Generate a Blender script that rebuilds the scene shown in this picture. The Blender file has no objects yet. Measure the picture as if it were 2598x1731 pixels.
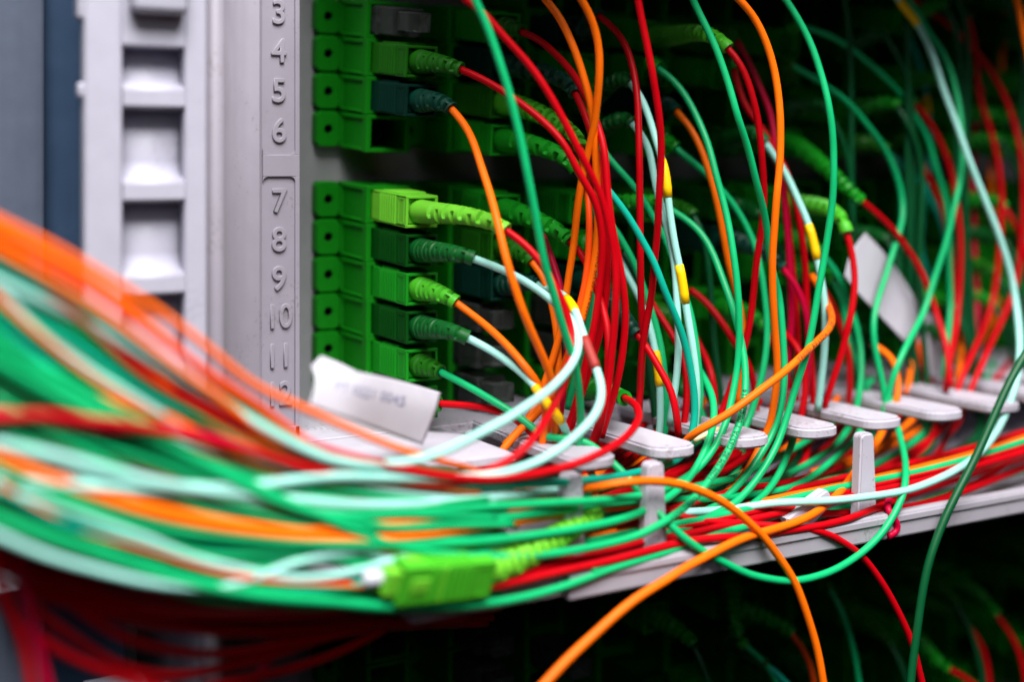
import bpy, bmesh, math, random
import numpy as np
from mathutils import Vector, Matrix, Quaternion
random.seed(7); np.random.seed(7)
SC = bpy.context.scene
COL = SC.collection

# ------------------------------------------------------------------ camera, light, exposure
FPX, CX, HY = 3394.0, 1299.0, 414.0           # focal length, centre and horizon in photograph pixels
CAMY = -0.359
cam = bpy.data.cameras.new('camera'); camo = bpy.data.objects.new('camera', cam); COL.objects.link(camo)
camo.location = (0, CAMY, 0); camo.rotation_euler = (math.radians(90), 0, math.radians(-30))
cam.sensor_width = 36; cam.lens = 36 * FPX / 2598
cam.shift_y = -(865.5 - HY) / 2598
cam.clip_start = 0.005; cam.clip_end = 20
cam.dof.use_dof = True; cam.dof.focus_distance = 0.341; cam.dof.aperture_fstop = 4.3; cam.dof.aperture_blades = 0
SC.camera = camo

world = bpy.data.worlds.new('World'); SC.world = world; world.use_nodes = True
bg = world.node_tree.nodes['Background']
bg.inputs[0].default_value = (0.80, 0.88, 1.0, 1); bg.inputs[1].default_value = 0.004

def lamp(name, loc, target, size, power, col):
    l = bpy.data.lights.new(name, 'AREA'); l.shape = 'RECTANGLE'; l.size = size[0]; l.size_y = size[1]
    l.energy = power; l.color = col
    o = bpy.data.objects.new(name, l); COL.objects.link(o); o.location = loc
    o.rotation_euler = (Vector(target) - Vector(loc)).to_track_quat('-Z', 'Y').to_euler()
    return o
lamp('daylight_lamp', (0.02, -0.60, 0.84), (0.17, -0.08, -0.05), (0.80, 0.55), 36, (1.0, 0.985, 0.97))
lamp('fill_lamp', (-0.15, -1.0, 0.46), (0.17, -0.05, -0.03), (0.7, 0.4), 1.1, (0.93, 0.96, 1.0))  # added weak fill without a seen source, lifts the front faces

vs = SC.view_settings
vs.view_transform = 'Standard'; vs.look = 'None'; vs.exposure = 0.0; vs.gamma = 1.0; vs.use_curve_mapping = False
SC.cycles.use_denoising = True
SC.cycles.max_bounces = 6; SC.cycles.diffuse_bounces = 3; SC.cycles.glossy_bounces = 2
SC.cycles.transmission_bounces = 6; SC.cycles.transparent_max_bounces = 12
SC.cycles.caustics_reflective = False; SC.cycles.caustics_refractive = False

# ------------------------------------------------------------------ helpers
def at(x, y, L):
    """point that stands L mm in front of the mounting plate, on the line of sight of photograph pixel x, y"""
    if L > 107: L = 107 + (L - 107) * 0.18
    u = (x - CX) / FPX; v = (HY - y) / FPX
    D = (359.0 - L) / (0.8660254 - 0.5 * u)
    return np.array([0.8660254 * u * D + 0.5 * D, -L, v * D]) / 1000.0

def tag(o, label=None, cat=None, group=None, kind=None):
    if label: o['label'] = label
    if cat: o['category'] = cat
    if group: o['group'] = group
    if kind: o['kind'] = kind
    return o

def empty(name, loc):
    o = bpy.data.objects.new(name, None); COL.objects.link(o); o.location = loc; o.empty_display_size = 0.005
    return o

def link(name, me, parent=None, loc=None):
    o = bpy.data.objects.new(name, me); COL.objects.link(o)
    if parent is not None: o.parent = parent
    if loc is not None: o.location = loc
    return o

def mesh(name, verts, faces, material=None, smooth=False):
    me = bpy.data.meshes.new(name); me.from_pydata([tuple(map(float, v)) for v in verts], [], faces)
    if material: me.materials.append(material)
    if smooth: me.polygons.foreach_set('use_smooth', [True] * len(me.polygons))
    me.update(); return me

def bm_mesh(name, bm, material=None, smooth=False):
    me = bpy.data.meshes.new(name); bm.normal_update(); bm.to_mesh(me); bm.free()
    if material: me.materials.append(material)
    if smooth: me.polygons.foreach_set('use_smooth', [True] * len(me.polygons))
    return me

def box(bm, x0, x1, y0, y1, z0, z1, bev=0.0, seg=2):
    """box in millimetres"""
    r = bmesh.ops.create_cube(bm, size=1.0)
    vs_ = r['verts']
    for v in vs_:
        v.co.x = (x0 if v.co.x < 0 else x1) / 1000; v.co.y = (y0 if v.co.y < 0 else y1) / 1000; v.co.z = (z0 if v.co.z < 0 else z1) / 1000
    if bev > 0:
        es = list({e for v in vs_ for e in v.link_edges})
        bmesh.ops.bevel(bm, geom=es, offset=bev / 1000, segments=seg, affect='EDGES', profile=0.5)

def resample(pts, step):
    P = np.asarray(pts, float)
    if len(P) == 2: P = np.array([P[0], (P[0] + P[1]) / 2, P[1]])
    ext = np.vstack([2 * P[0] - P[1], P, 2 * P[-1] - P[-2]])
    out = []
    for i in range(1, len(ext) - 2):
        p0, p1, p2, p3 = ext[i - 1:i + 3]
        t0 = 0; t1 = t0 + max(np.linalg.norm(p1 - p0), 1e-7) ** 0.5; t2 = t1 + max(np.linalg.norm(p2 - p1), 1e-7) ** 0.5; t3 = t2 + max(np.linalg.norm(p3 - p2), 1e-7) ** 0.5
        for t in np.linspace(t1, t2, 12, endpoint=False):
            A1 = (t1 - t) / (t1 - t0) * p0 + (t - t0) / (t1 - t0) * p1
            A2 = (t2 - t) / (t2 - t1) * p1 + (t - t1) / (t2 - t1) * p2
            A3 = (t3 - t) / (t3 - t2) * p2 + (t - t2) / (t3 - t2) * p3
            B1 = (t2 - t) / (t2 - t0) * A1 + (t - t0) / (t2 - t0) * A2
            B2 = (t3 - t) / (t3 - t1) * A2 + (t - t1) / (t3 - t1) * A3
            out.append((t2 - t) / (t2 - t1) * B1 + (t - t1) / (t2 - t1) * B2)
    out.append(ext[-2]); out = np.array(out)
    for _ in range(3):                                   # iron out wiggles of the trace
        out[1:-1] = 0.5 * out[1:-1] + 0.25 * (out[:-2] + out[2:])
    d = np.concatenate([[0], np.cumsum(np.linalg.norm(np.diff(out, axis=0), axis=1))])
    n = max(3, int(d[-1] / step) + 1)
    s = np.linspace(0, d[-1], n)
    R = np.stack([np.interp(s, d, out[:, k]) for k in range(3)], 1)
    k = max(1, int(0.004 / step))                        # a cable is stiff: smooth over a few millimetres
    for _ in range(3 * k):
        R[1:-1] = 0.5 * R[1:-1] + 0.25 * (R[:-2] + R[2:])
    return R

def frames(P):
    T = np.gradient(P, axis=0); T /= np.linalg.norm(T, axis=1)[:, None] + 1e-12
    a = np.array([0, 0, 1.0]) if abs(T[0][2]) < 0.9 else np.array([1.0, 0, 0])
    n = np.cross(T[0], a); n /= np.linalg.norm(n); N = [n]
    for i in range(1, len(P)):
        n = N[-1] - T[i] * np.dot(N[-1], T[i]); n /= np.linalg.norm(n) + 1e-12; N.append(n)
    N = np.array(N); return T, N, np.cross(T, N)

def tube(name, P, r, material, n=10, origin=(0, 0, 0)):
    T, N, B = frames(P); m = len(P)
    rr = np.full(m, r) if np.isscalar(r) else np.asarray(r)
    a = np.linspace(0, 2 * math.pi, n, endpoint=False)
    V = (P[:, None, :] + rr[:, None, None] * (np.cos(a)[None, :, None] * N[:, None, :] + np.sin(a)[None, :, None] * B[:, None, :])).reshape(-1, 3) - np.asarray(origin)
    F = []
    for i in range(m - 1):
        for j in range(n):
            k = (j + 1) % n
            F.append((i * n + j, i * n + k, (i + 1) * n + k, (i + 1) * n + j))
    F.append(tuple(range(n))[::-1]); F.append(tuple((m - 1) * n + j for j in range(n)))
    return mesh(name, V, F, material, True)

# ------------------------------------------------------------------ materials
MATS = {}
def plastic(name, rgb, rough=0.4, var=0.10, dirt=0.0, dirtcol=(0.10, 0.075, 0.055), bump=0.0, spec=0.28, scale=160.0, streak=0.0):
    if name in MATS: return MATS[name]
    m = bpy.data.materials.new(name); m.use_nodes = True; nt = m.node_tree; b = nt.nodes['Principled BSDF']
    tc = nt.nodes.new('ShaderNodeTexCoord')
    nz = nt.nodes.new('ShaderNodeTexNoise'); nz.inputs['Scale'].default_value = scale; nz.inputs['Detail'].default_value = 5; nz.inputs['Roughness'].default_value = 0.6
    nt.links.new(tc.outputs['Object'], nz.inputs['Vector'])
    mp = nt.nodes.new('ShaderNodeMapRange'); mp.inputs[1].default_value = 0.3; mp.inputs[2].default_value = 0.7
    mp.inputs[3].default_value = 1 - var; mp.inputs[4].default_value = 1 + var * 0.4
    nt.links.new(nz.outputs['Fac'], mp.inputs[0])
    hs = nt.nodes.new('ShaderNodeMix'); hs.data_type = 'RGBA'; hs.blend_type = 'MULTIPLY'; hs.inputs[0].default_value = 1.0
    hs.inputs[6].default_value = (*rgb, 1); nt.links.new(mp.outputs[0], hs.inputs[7])
    out = hs.outputs[2]
    if dirt > 0:
        n2 = nt.nodes.new('ShaderNodeTexNoise'); n2.inputs['Scale'].default_value = 900; n2.inputs['Detail'].default_value = 3
        n3 = nt.nodes.new('ShaderNodeTexNoise'); n3.inputs['Scale'].default_value = 55; n3.inputs['Detail'].default_value = 4
        for q in (n2, n3): nt.links.new(tc.outputs['Object'], q.inputs['Vector'])
        mu = nt.nodes.new('ShaderNodeMath'); mu.operation = 'MULTIPLY'
        nt.links.new(n2.outputs['Fac'], mu.inputs[0]); nt.links.new(n3.outputs['Fac'], mu.inputs[1])
        rp = nt.nodes.new('ShaderNodeMapRange'); rp.inputs[1].default_value = 0.335; rp.inputs[2].default_value = 0.43
        rp.inputs[3].default_value = 0; rp.inputs[4].default_value = dirt
        nt.links.new(mu.outputs[0], rp.inputs[0])
        mx = nt.nodes.new('ShaderNodeMix'); mx.data_type = 'RGBA'; mx.inputs[7].default_value = (*dirtcol, 1)
        nt.links.new(rp.outputs[0], mx.inputs[0]); nt.links.new(out, mx.inputs[6]); out = mx.outputs[2]
    if streak > 0:
        mpg = nt.nodes.new('ShaderNodeMapping'); mpg.inputs['Scale'].default_value = (1, 1, 0.02)
        nt.links.new(tc.outputs['Object'], mpg.inputs['Vector'])
        n4 = nt.nodes.new('ShaderNodeTexNoise'); n4.inputs['Scale'].default_value = 220; nt.links.new(mpg.outputs[0], n4.inputs['Vector'])
        r4 = nt.nodes.new('ShaderNodeMapRange'); r4.inputs[3].default_value = 1 - streak; r4.inputs[4].default_value = 1 + streak
        nt.links.new(n4.outputs['Fac'], r4.inputs[0])
        m4 = nt.nodes.new('ShaderNodeMix'); m4.data_type = 'RGBA'; m4.blend_type = 'MULTIPLY'; m4.inputs[0].default_value = 1
        nt.links.new(out, m4.inputs[6]); nt.links.new(r4.outputs[0], m4.inputs[7]); out = m4.outputs[2]
    nt.links.new(out, b.inputs['Base Color'])
    rr = nt.nodes.new('ShaderNodeMapRange'); rr.inputs[3].default_value = rough - 0.07; rr.inputs[4].default_value = rough + 0.10
    nt.links.new(nz.outputs['Fac'], rr.inputs[0]); nt.links.new(rr.outputs[0], b.inputs['Roughness'])
    b.inputs['Specular IOR Level'].default_value = spec
    if bump > 0:
        nb = nt.nodes.new('ShaderNodeTexNoise'); nb.inputs['Scale'].default_value = 1500; nb.inputs['Detail'].default_value = 4
        nt.links.new(tc.outputs['Object'], nb.inputs['Vector'])
        bp = nt.nodes.new('ShaderNodeBump'); bp.inputs['Strength'].default_value = bump; bp.inputs['Distance'].default_value = 0.0002
        nt.links.new(nb.outputs['Fac'], bp.inputs['Height']); nt.links.new(bp.outputs[0], b.inputs['Normal'])
    MATS[name] = m; return m

CAB = {  # cable jackets
    'G': plastic('jacket_green', (0.004, 0.40, 0.135), 0.36, 0.10, bump=0.05),
    'O': plastic('jacket_orange', (0.90, 0.145, 0.002), 0.40, 0.10, spec=0.16, bump=0.05),
    'V': plastic('jacket_orange_red', (0.85, 0.070, 0.003), 0.40, 0.10, spec=0.16, bump=0.05),
    'R': plastic('jacket_red', (0.47, 0.0004, 0.005), 0.40, 0.10, spec=0.12, bump=0.05),
    'K': plastic('jacket_crimson', (0.50, 0.001, 0.035), 0.38, 0.10, spec=0.12, bump=0.05),
    'C': plastic('jacket_pale_cyan', (0.33, 0.70, 0.62), 0.42, 0.08, bump=0.05),
    'T': plastic('jacket_teal', (0.001, 0.37, 0.25), 0.38, 0.10, bump=0.05),
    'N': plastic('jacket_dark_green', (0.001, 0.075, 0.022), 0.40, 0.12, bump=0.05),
    'W': plastic('jacket_cream', (0.72, 0.58, 0.33), 0.40, 0.08),
}
CNAME = {'G': 'green', 'O': 'orange', 'V': 'orange-red', 'R': 'red', 'K': 'crimson', 'C': 'pale cyan', 'T': 'teal', 'N': 'dark green', 'W': 'cream'}
M_YEL = plastic('sleeve_yellow', (0.95, 0.55, 0.0), 0.45, 0.08)
M_BRN = plastic('sleeve_brown_red', (0.32, 0.028, 0.022), 0.55, 0.12)
M_INK = plastic('black_ink', (0.01, 0.012, 0.01), 0.6, 0.1)
M_BLUEINK = plastic('label_ink', (0.22, 0.22, 0.36), 0.7, 0.3)
CON = {  # connector and boot plastics
    'l': plastic('connector_lime', (0.150, 0.54, 0.030), 0.44, 0.07, bump=0.06),
    'm': plastic('connector_leaf_green', (0.062, 0.42, 0.018), 0.44, 0.07, bump=0.06),
    'g': plastic('connector_green', (0.006, 0.25, 0.010), 0.42, 0.10, bump=0.06),
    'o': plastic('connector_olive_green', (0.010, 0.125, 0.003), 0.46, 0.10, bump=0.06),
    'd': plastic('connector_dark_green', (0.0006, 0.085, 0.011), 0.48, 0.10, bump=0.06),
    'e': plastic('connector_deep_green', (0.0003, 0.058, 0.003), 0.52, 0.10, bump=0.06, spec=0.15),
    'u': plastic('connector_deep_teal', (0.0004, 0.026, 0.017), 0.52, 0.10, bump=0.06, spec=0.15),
    't': plastic('connector_dark_teal', (0.0008, 0.040, 0.024), 0.46, 0.10, bump=0.06),
}
CONNAME = {'l': 'lime', 'm': 'leaf green', 'g': 'green', 'o': 'olive green', 'd': 'dark green', 't': 'dark teal'}
M_ADP = plastic('adapter_green', (0.0005, 0.185, 0.0015), 0.50, 0.14, dirt=0.35, dirtcol=(0.01, 0.05, 0.01), bump=0.04)
M_BORE = plastic('bore_black', (0.004, 0.008, 0.005), 0.6, 0.2)
M_STRIP = plastic('grey_plastic_strip', (0.250, 0.230, 0.272), 0.50, 0.05, dirt=0.32, bump=0.05)
M_RAIL = plastic('pale_plastic_rail', (0.385, 0.375, 0.455), 0.45, 0.05, dirt=0.15)
M_TRAY = plastic('pale_plastic_tray', (0.46, 0.43, 0.50), 0.42, 0.06, dirt=0.5, bump=0.05)
M_PLATE = plastic('grey_plate', (0.25, 0.255, 0.262), 0.48, 0.07, dirt=0.35)
M_WALLA = plastic('blue_grey_paint', (0.038, 0.072, 0.135), 0.45, 0.10, streak=0.25)
M_WALLB = plastic('grey_blue_paint', (0.10, 0.12, 0.17), 0.42, 0.10, streak=0.2)
M_PAPER = plastic('label_paper', (0.48, 0.465, 0.525), 0.55, 0.05)
M_FERR = plastic('white_ceramic', (0.55, 0.54, 0.62), 0.35, 0.03)
M_SHELF = plastic('grey_shelf', (0.34, 0.32, 0.365), 0.5, 0.06, dirt=0.4)

def clear_plastic():
    m = bpy.data.materials.new('clear_plastic'); m.use_nodes = True; nt = m.node_tree; b = nt.nodes['Principled BSDF']
    b.inputs['Base Color'].default_value = (0.16, 0.18, 0.17, 1); b.inputs['Roughness'].default_value = 0.12; b.inputs['Specular IOR Level'].default_value = 0.9
    tc = nt.nodes.new('ShaderNodeTexCoord'); nz = nt.nodes.new('ShaderNodeTexNoise'); nz.inputs['Scale'].default_value = 260
    nt.links.new(tc.outputs['Object'], nz.inputs['Vector'])
    bp = nt.nodes.new('ShaderNodeBump'); bp.inputs['Strength'].default_value = 0.7; bp.inputs['Distance'].default_value = 0.0012
    nt.links.new(nz.outputs['Fac'], bp.inputs['Height']); nt.links.new(bp.outputs[0], b.inputs['Normal'])
    tr = nt.nodes.new('ShaderNodeBsdfTransparent'); tr.inputs[0].default_value = (0.85, 0.88, 0.86, 1)
    fr = nt.nodes.new('ShaderNodeFresnel'); fr.inputs['IOR'].default_value = 1.5; nt.links.new(bp.outputs[0], fr.inputs['Normal'])
    mr = nt.nodes.new('ShaderNodeMapRange'); mr.inputs[1].default_value = 0.0; mr.inputs[2].default_value = 1.0; mr.inputs[3].default_value = 0.14; mr.inputs[4].default_value = 1.0
    nt.links.new(fr.outputs[0], mr.inputs[0])
    mx = nt.nodes.new('ShaderNodeMixShader'); nt.links.new(mr.outputs[0], mx.inputs[0]); nt.links.new(tr.outputs[0], mx.inputs[1]); nt.links.new(b.outputs[0], mx.inputs[2])
    nt.links.new(mx.outputs[0], nt.nodes['Material Output'].inputs['Surface'])
    return m
M_CLEAR = clear_plastic()

# ------------------------------------------------------------------ setting: plate, walls, upper shelf
bm = bmesh.new(); box(bm, 118, 760, 0, 3, -260, 130, 0.5)
tag(link('mounting_plate', bm_mesh('mounting_plate', bm, M_PLATE)), kind='structure')
bm = bmesh.new(); box(bm, 63, 84, -20, -17, -260, 130, 0.8)
tag(link('cabinet_wall_inner', bm_mesh('cabinet_wall', bm, M_WALLA)), kind='structure')
bm = bmesh.new(); box(bm, -60, 63.4, -25, -21.5, -260, 130, 0.8)
tag(link('cabinet_wall_outer', bm_mesh('cabinet_wall', bm, M_WALLB)), kind='structure')
bm = bmesh.new(); box(bm, 134, 640, -115, -0.3, 77, 80, 0.5); box(bm, 134, 640, -118, -115.2, 77, 92, 0.5)
tag(link('upper_shelf', bm_mesh('upper_shelf', bm, M_SHELF)), kind='structure')

# ------------------------------------------------------------------ text
def text_mesh(body, size, extrude=0.0, bevel=0.0, res=4, align='CENTER', spacing=1.0):
    c = bpy.data.curves.new('text', 'FONT'); c.body = body; c.size = size; c.extrude = extrude; c.bevel_depth = bevel
    c.bevel_resolution = 2; c.resolution_u = res; c.align_x = align; c.align_y = 'CENTER'; c.space_character = spacing
    o = bpy.data.objects.new('text', c); COL.objects.link(o)
    dg = bpy.context.evaluated_depsgraph_get()
    me = bpy.data.meshes.new_from_object(o.evaluated_get(dg))
    COL.objects.unlink(o); bpy.data.objects.remove(o); bpy.data.curves.remove(c)
    return me

# ------------------------------------------------------------------ number strip
strip = empty('number_strip', (0.117, -0.040, -0.19))
tag(strip, 'grey plastic strip with raised row numbers 3 to 12 beside the adapters', 'panel strip')
def rel(o_loc, me):
    me.transform(Matrix.Translation(-Vector(o_loc))); return me
prof = [(91.6, 56), (92.4, 58.6), (93.2, 59.6), (94.6, 60), (96, 59.6), (96.9, 58.4), (97.6, 55.5), (99, 51.5), (101, 48), (103.5, 44.8), (106.3, 42.4), (109.3, 40.8), (111.8, 39.9), (112.7, 39.3),
        (122.4, 39.3), (122.4, 0.4), (91.6, 0.4)]
V = [(x / 1000, -l / 1000, z) for z in (-0.26, 0.13) for x, l in prof]; n = len(prof)
F = [(i, (i + 1) % n, n + (i + 1) % n, n + i) for i in range(n)]
F += [tuple(range(n))[::-1], tuple(range(n, 2 * n))]
me = mesh('channel', V, F, M_STRIP, False)
me.polygons.foreach_set('use_smooth', [i < 12 for i in range(len(me.polygons))])
link('channel', rel(strip.location, me), strip)
def zs(y, D=335.0): return -(y - HY) / FPX * D
zg0, zg1 = zs(390), zs(453)                       # flush band between the two number fields
bm = bmesh.new()
box(bm, 112.7, 122.4, -40.0, -39.3, zg1 + 0.5, zg0 - 0.2, 0.18)
box(bm, 112.7, 122.4, -40.0, -39.3, -110, zs(1085), 0.18)
box(bm, 121.2, 122.4, -40.0, -39.3, -100, zg1 + 0.6, 0.18)
box(bm, 121.2, 122.4, -40.0, -39.3, zg0 - 0.3, 125, 0.18)
for zc, sgn in ((zg1 + 0.5, -1), (zg0 - 0.2, 1)):   # rounded field corners
    q = []
    for xx, sx in ((121.2, -1), (112.7, 1)):
        pts = [(xx, zc)] + [(xx + sx * 1.3 * (1 - math.cos(t)), zc + sgn * 1.3 * (1 - math.sin(t))) for t in np.linspace(0, math.pi / 2, 6)]
        vv = [bm.verts.new((a / 1000, -0.040, b / 1000)) for a, b in pts]
        f = bm.faces.new(vv)
        r = bmesh.ops.extrude_face_region(bm, geom=[f]); bmesh.ops.translate(bm, vec=(0, 0.0007, 0), verts=[v for v in r['geom'] if isinstance(v, bmesh.types.BMVert)])
bmesh.ops.recalc_face_normals(bm, faces=bm.faces)
link('raised_border', rel(strip.location, bm_mesh('raised_border', bm, M_STRIP)), strip)
for txt, y in (('2', -66), ('3', 33), ('4', 131), ('5', 232), ('6', 334), ('7', 512), ('8', 611), ('9', 710), ('10', 806), ('11', 906), ('12', 1003)):
    tm = text_mesh(txt, 0.0084, 0.00035, 0.00016, 6, spacing=1.0)
    for v in tm.vertices: v.co.x *= (0.84 if len(txt) == 2 else 0.95)
    tm.transform(Matrix.Translation((0.1170, -0.03945, zs(y) / 1000)) @ Matrix.Rotation(math.radians(90), 4, 'X'))
    tm.materials.clear(); tm.materials.append(M_STRIP)
    link('numeral', rel(strip.location, tm), strip)

# ------------------------------------------------------------------ ladder rail (left, out of focus)
rail = empty('ladder_rail', (0.078, -0.065, -0.19))
tag(rail, 'pale plastic ladder rail with sloped rectangular recesses, left of the number strip', 'rail')
for x0, x1 in ((64, 72.2), (85.8, 91)):
    bm = bmesh.new(); box(bm, x0, x1, -65, -60.5, -86, 130, 1.0, 3); link('side_post', rel(rail.location, bm_mesh('side_post', bm, M_RAIL)), rail)
low = empty('ladder_rail', (0.078, -0.045, -0.24))
tag(low, 'shaded lower ladder rail showing dimly under the red cables, bottom left', 'rail')
for x0, x1 in ((64, 72.2), (85.8, 91)):
    bm = bmesh.new(); box(bm, x0, x1, -39, -34.5, -260, -126, 1.0, 3); link('side_post', rel(low.location, bm_mesh('side_post', bm, M_RAIL)), low)
def rung(top, bot, root, dl=0.0):
    bm = bmesh.new()     # shallow sloping recess with a flat crossbar below it
    a = [(-59.8, top + 0.2), (-60.2, bot + 4), (-60.7, bot + 1.4), (-61.8, bot + 0.3), (-64.4, bot - 0.5), (-65.0, bot - 1.4), (-65.0, bot - 4.6), (-64.6, bot - 5.2), (-63.8, bot - 5.45), (-52, bot - 5.45), (-52, top + 0.2)]
    v0 = [bm.verts.new((0.0722, (y + dl) / 1000, z / 1000)) for y, z in a]; v1 = [bm.verts.new((0.0858, (y + dl) / 1000, z / 1000)) for y, z in a]
    bm.faces.new(v0); bm.faces.new(v1[::-1])
    for i in range(len(a)):
        j = (i + 1) % len(a); f = bm.faces.new((v0[j], v0[i], v1[i], v1[j])); f.smooth = i < 8 and i != 5
    bmesh.ops.recalc_face_normals(bm, faces=bm.faces)
    link('rung', rel(root.location, bm_mesh('rung', bm, M_RAIL)), root)
for k in range(-1, 5):
    top = 12.0 - 20.6 * k
    rung(25.8 if k == -1 else top, top - 15.2, rail)
for k in range(6): rung(-126 - 20.6 * k, -141.2 - 20.6 * k, low, 26.0)
bm = bmesh.new(); box(bm, 72.0, 86.0, -64.9, -40, 25.6, 130, 0.6)
link('cover_plate', rel(rail.location, bm_mesh('cover_plate', bm, M_RAIL)), rail)
bm = bmesh.new(); box(bm, 73.2, 85.6, -69.5, -64.5, 32.6, 46, 1.8, 4)
link('clip', rel(rail.location, bm_mesh('clip', bm, M_RAIL, True)), rail)
bm = bmesh.new(); box(bm, 62.6, 65, -64.5, -61, 31, 60, 0.8, 3); box(bm, 62.8, 65, -64.3, -61.5, 14, 17.5, 0.8, 3)
link('catch', rel(rail.location, bm_mesh('catch', bm, M_RAIL, True)), rail)

# ------------------------------------------------------------------ fibre adapters
XC = lambda k: 154.7 + 25.2 * (k - 1)
ROWZ = {1: 64.0, 2: 53.2, 3: 42.4, 4: 31.7, 5: 20.9, 6: 10.1, 7: -10.0, 8: -20.8, 9: -31.5, 10: -42.1, 11: -52.7, 12: -63.2}
LOWZ = {13: -121.2, 14: -132.0, 15: -142.8, 16: -153.6, 17: -164.4, 18: -175.2, 19: -186.0}
def adapter_body():
    bm = bmesh.new()
    w, h, t, f = 6.0, 5.0, 0.9, 23.0
    box(bm, -w, w, -f + 1.2, -1, -h, -h + t, 0.15); box(bm, -w, w, -f + 1.2, -1, h - t, h, 0.15)
    box(bm, -w, -w + t, -f + 1.2, -1, -h + t - .05, h - t + .05, 0.0); box(bm, w - t, w, -f + 1.2, -1, -h + t - .05, h - t + .05, 0.0)
    # front rim slightly proud, side frame round a recessed panel
    box(bm, -w - .6, -w + t, -f, -f + 3.0, -h - .15, h + .15, 0.2); box(bm, w - t, w + .6, -f, -f + 3.0, -h - .15, h + .15, 0.2)
    box(bm, -w + t - .1, w - t + .1, -f, -f + 2.2, h - t, h + .15, 0.2); box(bm, -w + t - .1, w - t + .1, -f, -f + 2.2, -h - .15, -h + t, 0.2)
    for sx in (-1, 1):
        x0, x1 = sorted((sx * (w - .2), sx * (w + .55)))
        box(bm, x0, x1, -f + 2.9, -3.2, h - 1.2, h - .05, 0.2); box(bm, x0, x1, -f + 2.9, -3.2, -h + .05, -h + 0.8, 0.2)
        box(bm, x0, x1, -5.2, -3.0, -h + .1, h - .1, 0.2)
        box(bm, x0, x1, -9.5, -6.5, -h - .12, -h + .4, 0.15)
    box(bm, -2.0, 2.0, -f + 4, -5.0, h - .1, h + .3, 0.1)          # key rib on top
    box(bm, -w + t - .05, w - t + .05, -6.2, -5.1, -h + t - .05, h - t + .05)   # back of the port
    return bm_mesh('body', bm, M_ADP)
def adapter_sleeve():
    a = np.linspace(0, 2 * math.pi, 17)[:-1]; V = []; F = []
    for r, y in ((1.9, -6.2), (1.9, -15), (1.25, -15), (1.25, -6.4)):
        V += [(r * math.cos(q) / 1000, y / 1000, r * math.sin(q) / 1000) for q in a]
    for i in range(3):
        for j in range(16): F.append((i * 16 + j, i * 16 + (j + 1) % 16, (i + 1) * 16 + (j + 1) % 16, (i + 1) * 16 + j))
    F.append(tuple(48 + j for j in range(16)))
    return mesh('sleeve', V, F, M_BORE, True)
def adapter_ear(cx, hw):
    """mounting ear with a screw hole"""
    n = 32; hh = 5.05; rc = 1.5; hr = 1.25; V = []; F = []
    a = np.linspace(0, 2 * math.pi, n, endpoint=False)
    out = []
    for q in a:
        dx, dz = math.cos(q), math.sin(q); s = min(hw / max(abs(dx), 1e-6), hh / max(abs(dz), 1e-6))
        x, z = dx * s, dz * s
        ex, ez = max(0, abs(x) - (hw - rc)), max(0, abs(z) - (hh - rc)); m = math.hypot(ex, ez)
        if m > rc:
            x = math.copysign(hw - rc + ex * rc / m, x) if ex > 0 else x; z = math.copysign(hh - rc + ez * rc / m, z) if ez > 0 else z
        out.append((x, z))
    rings = [(out, -0.2), (out, -3.3), ([(x * .93, z * .95) for x, z in out], -4.0), ([(hr * 1.1 * math.cos(q), hr * 1.1 * math.sin(q)) for q in a], -4.0), ([(hr * math.cos(q), hr * math.sin(q)) for q in a], -3.8), ([(hr * math.cos(q), hr * math.sin(q)) for q in a], -0.6)]
    for pts, y in rings: V += [((cx + x) / 1000, y / 1000, z / 1000) for x, z in pts]
    for i in range(len(rings) - 1):
        for j in range(n): F.append((i * n + j, i * n + (j + 1) % n, (i + 1) * n + (j + 1) % n, (i + 1) * n + j))
    F.append(tuple(5 * n + j for j in range(n)))
    me = mesh('mounting_ear', V, F, M_ADP); me.materials.append(M_BORE)
    for p in me.polygons:
        if p.index >= 4 * n: p.material_index = 1
    return me
ME_BODY, ME_SLEEVE, ME_EARL, ME_EARR = adapter_body(), adapter_sleeve(), adapter_ear(-9.9, 3.6), adapter_ear(9.2, 2.9)
def tilt(z): return math.radians(4.3 + 0.075 * z) if z > -80 else 0.0      # the adapters point slightly down
ORD = ['first', 'second', 'third', 'fourth', 'fifth', 'sixth', 'seventh', 'eighth', 'ninth', 'tenth', 'eleventh', 'twelfth']
NUM = [None, 'one', 'two', 'three', 'four', 'five', 'six', 'seven', 'eight', 'nine', 'ten', 'eleven', 'twelve']
def add_adapter(k, row, z):
    o = empty('fiber_adapter', (XC(k) / 1000, 0, z / 1000)); o.rotation_euler.x = tilt(z)
    if row <= 12: lab = 'green fibre adapter in row %s, %s column from the number strip' % (NUM[row], ORD[k - 1])
    else: lab = 'shaded green adapter below the tray, %s lower row, %s column from left' % (ORD[row - 13], ORD[k - 1])
    tag(o, lab, 'adapter', 'fibre adapters on the panel')
    link('body', ME_BODY, o); link('sleeve', ME_SLEEVE, o); link('mounting_ear', ME_EARL, o); link('mounting_ear', ME_EARR, o)
for r, z in ROWZ.items():
    for k in range(1, 12):
        if r <= 2 and k < (3 if r == 2 else 6): continue
        add_adapter(k, r, z)
for r, z in LOWZ.items():
    for k in range(1 if r < 18 else 5, 13): add_adapter(k, r, z)

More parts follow.
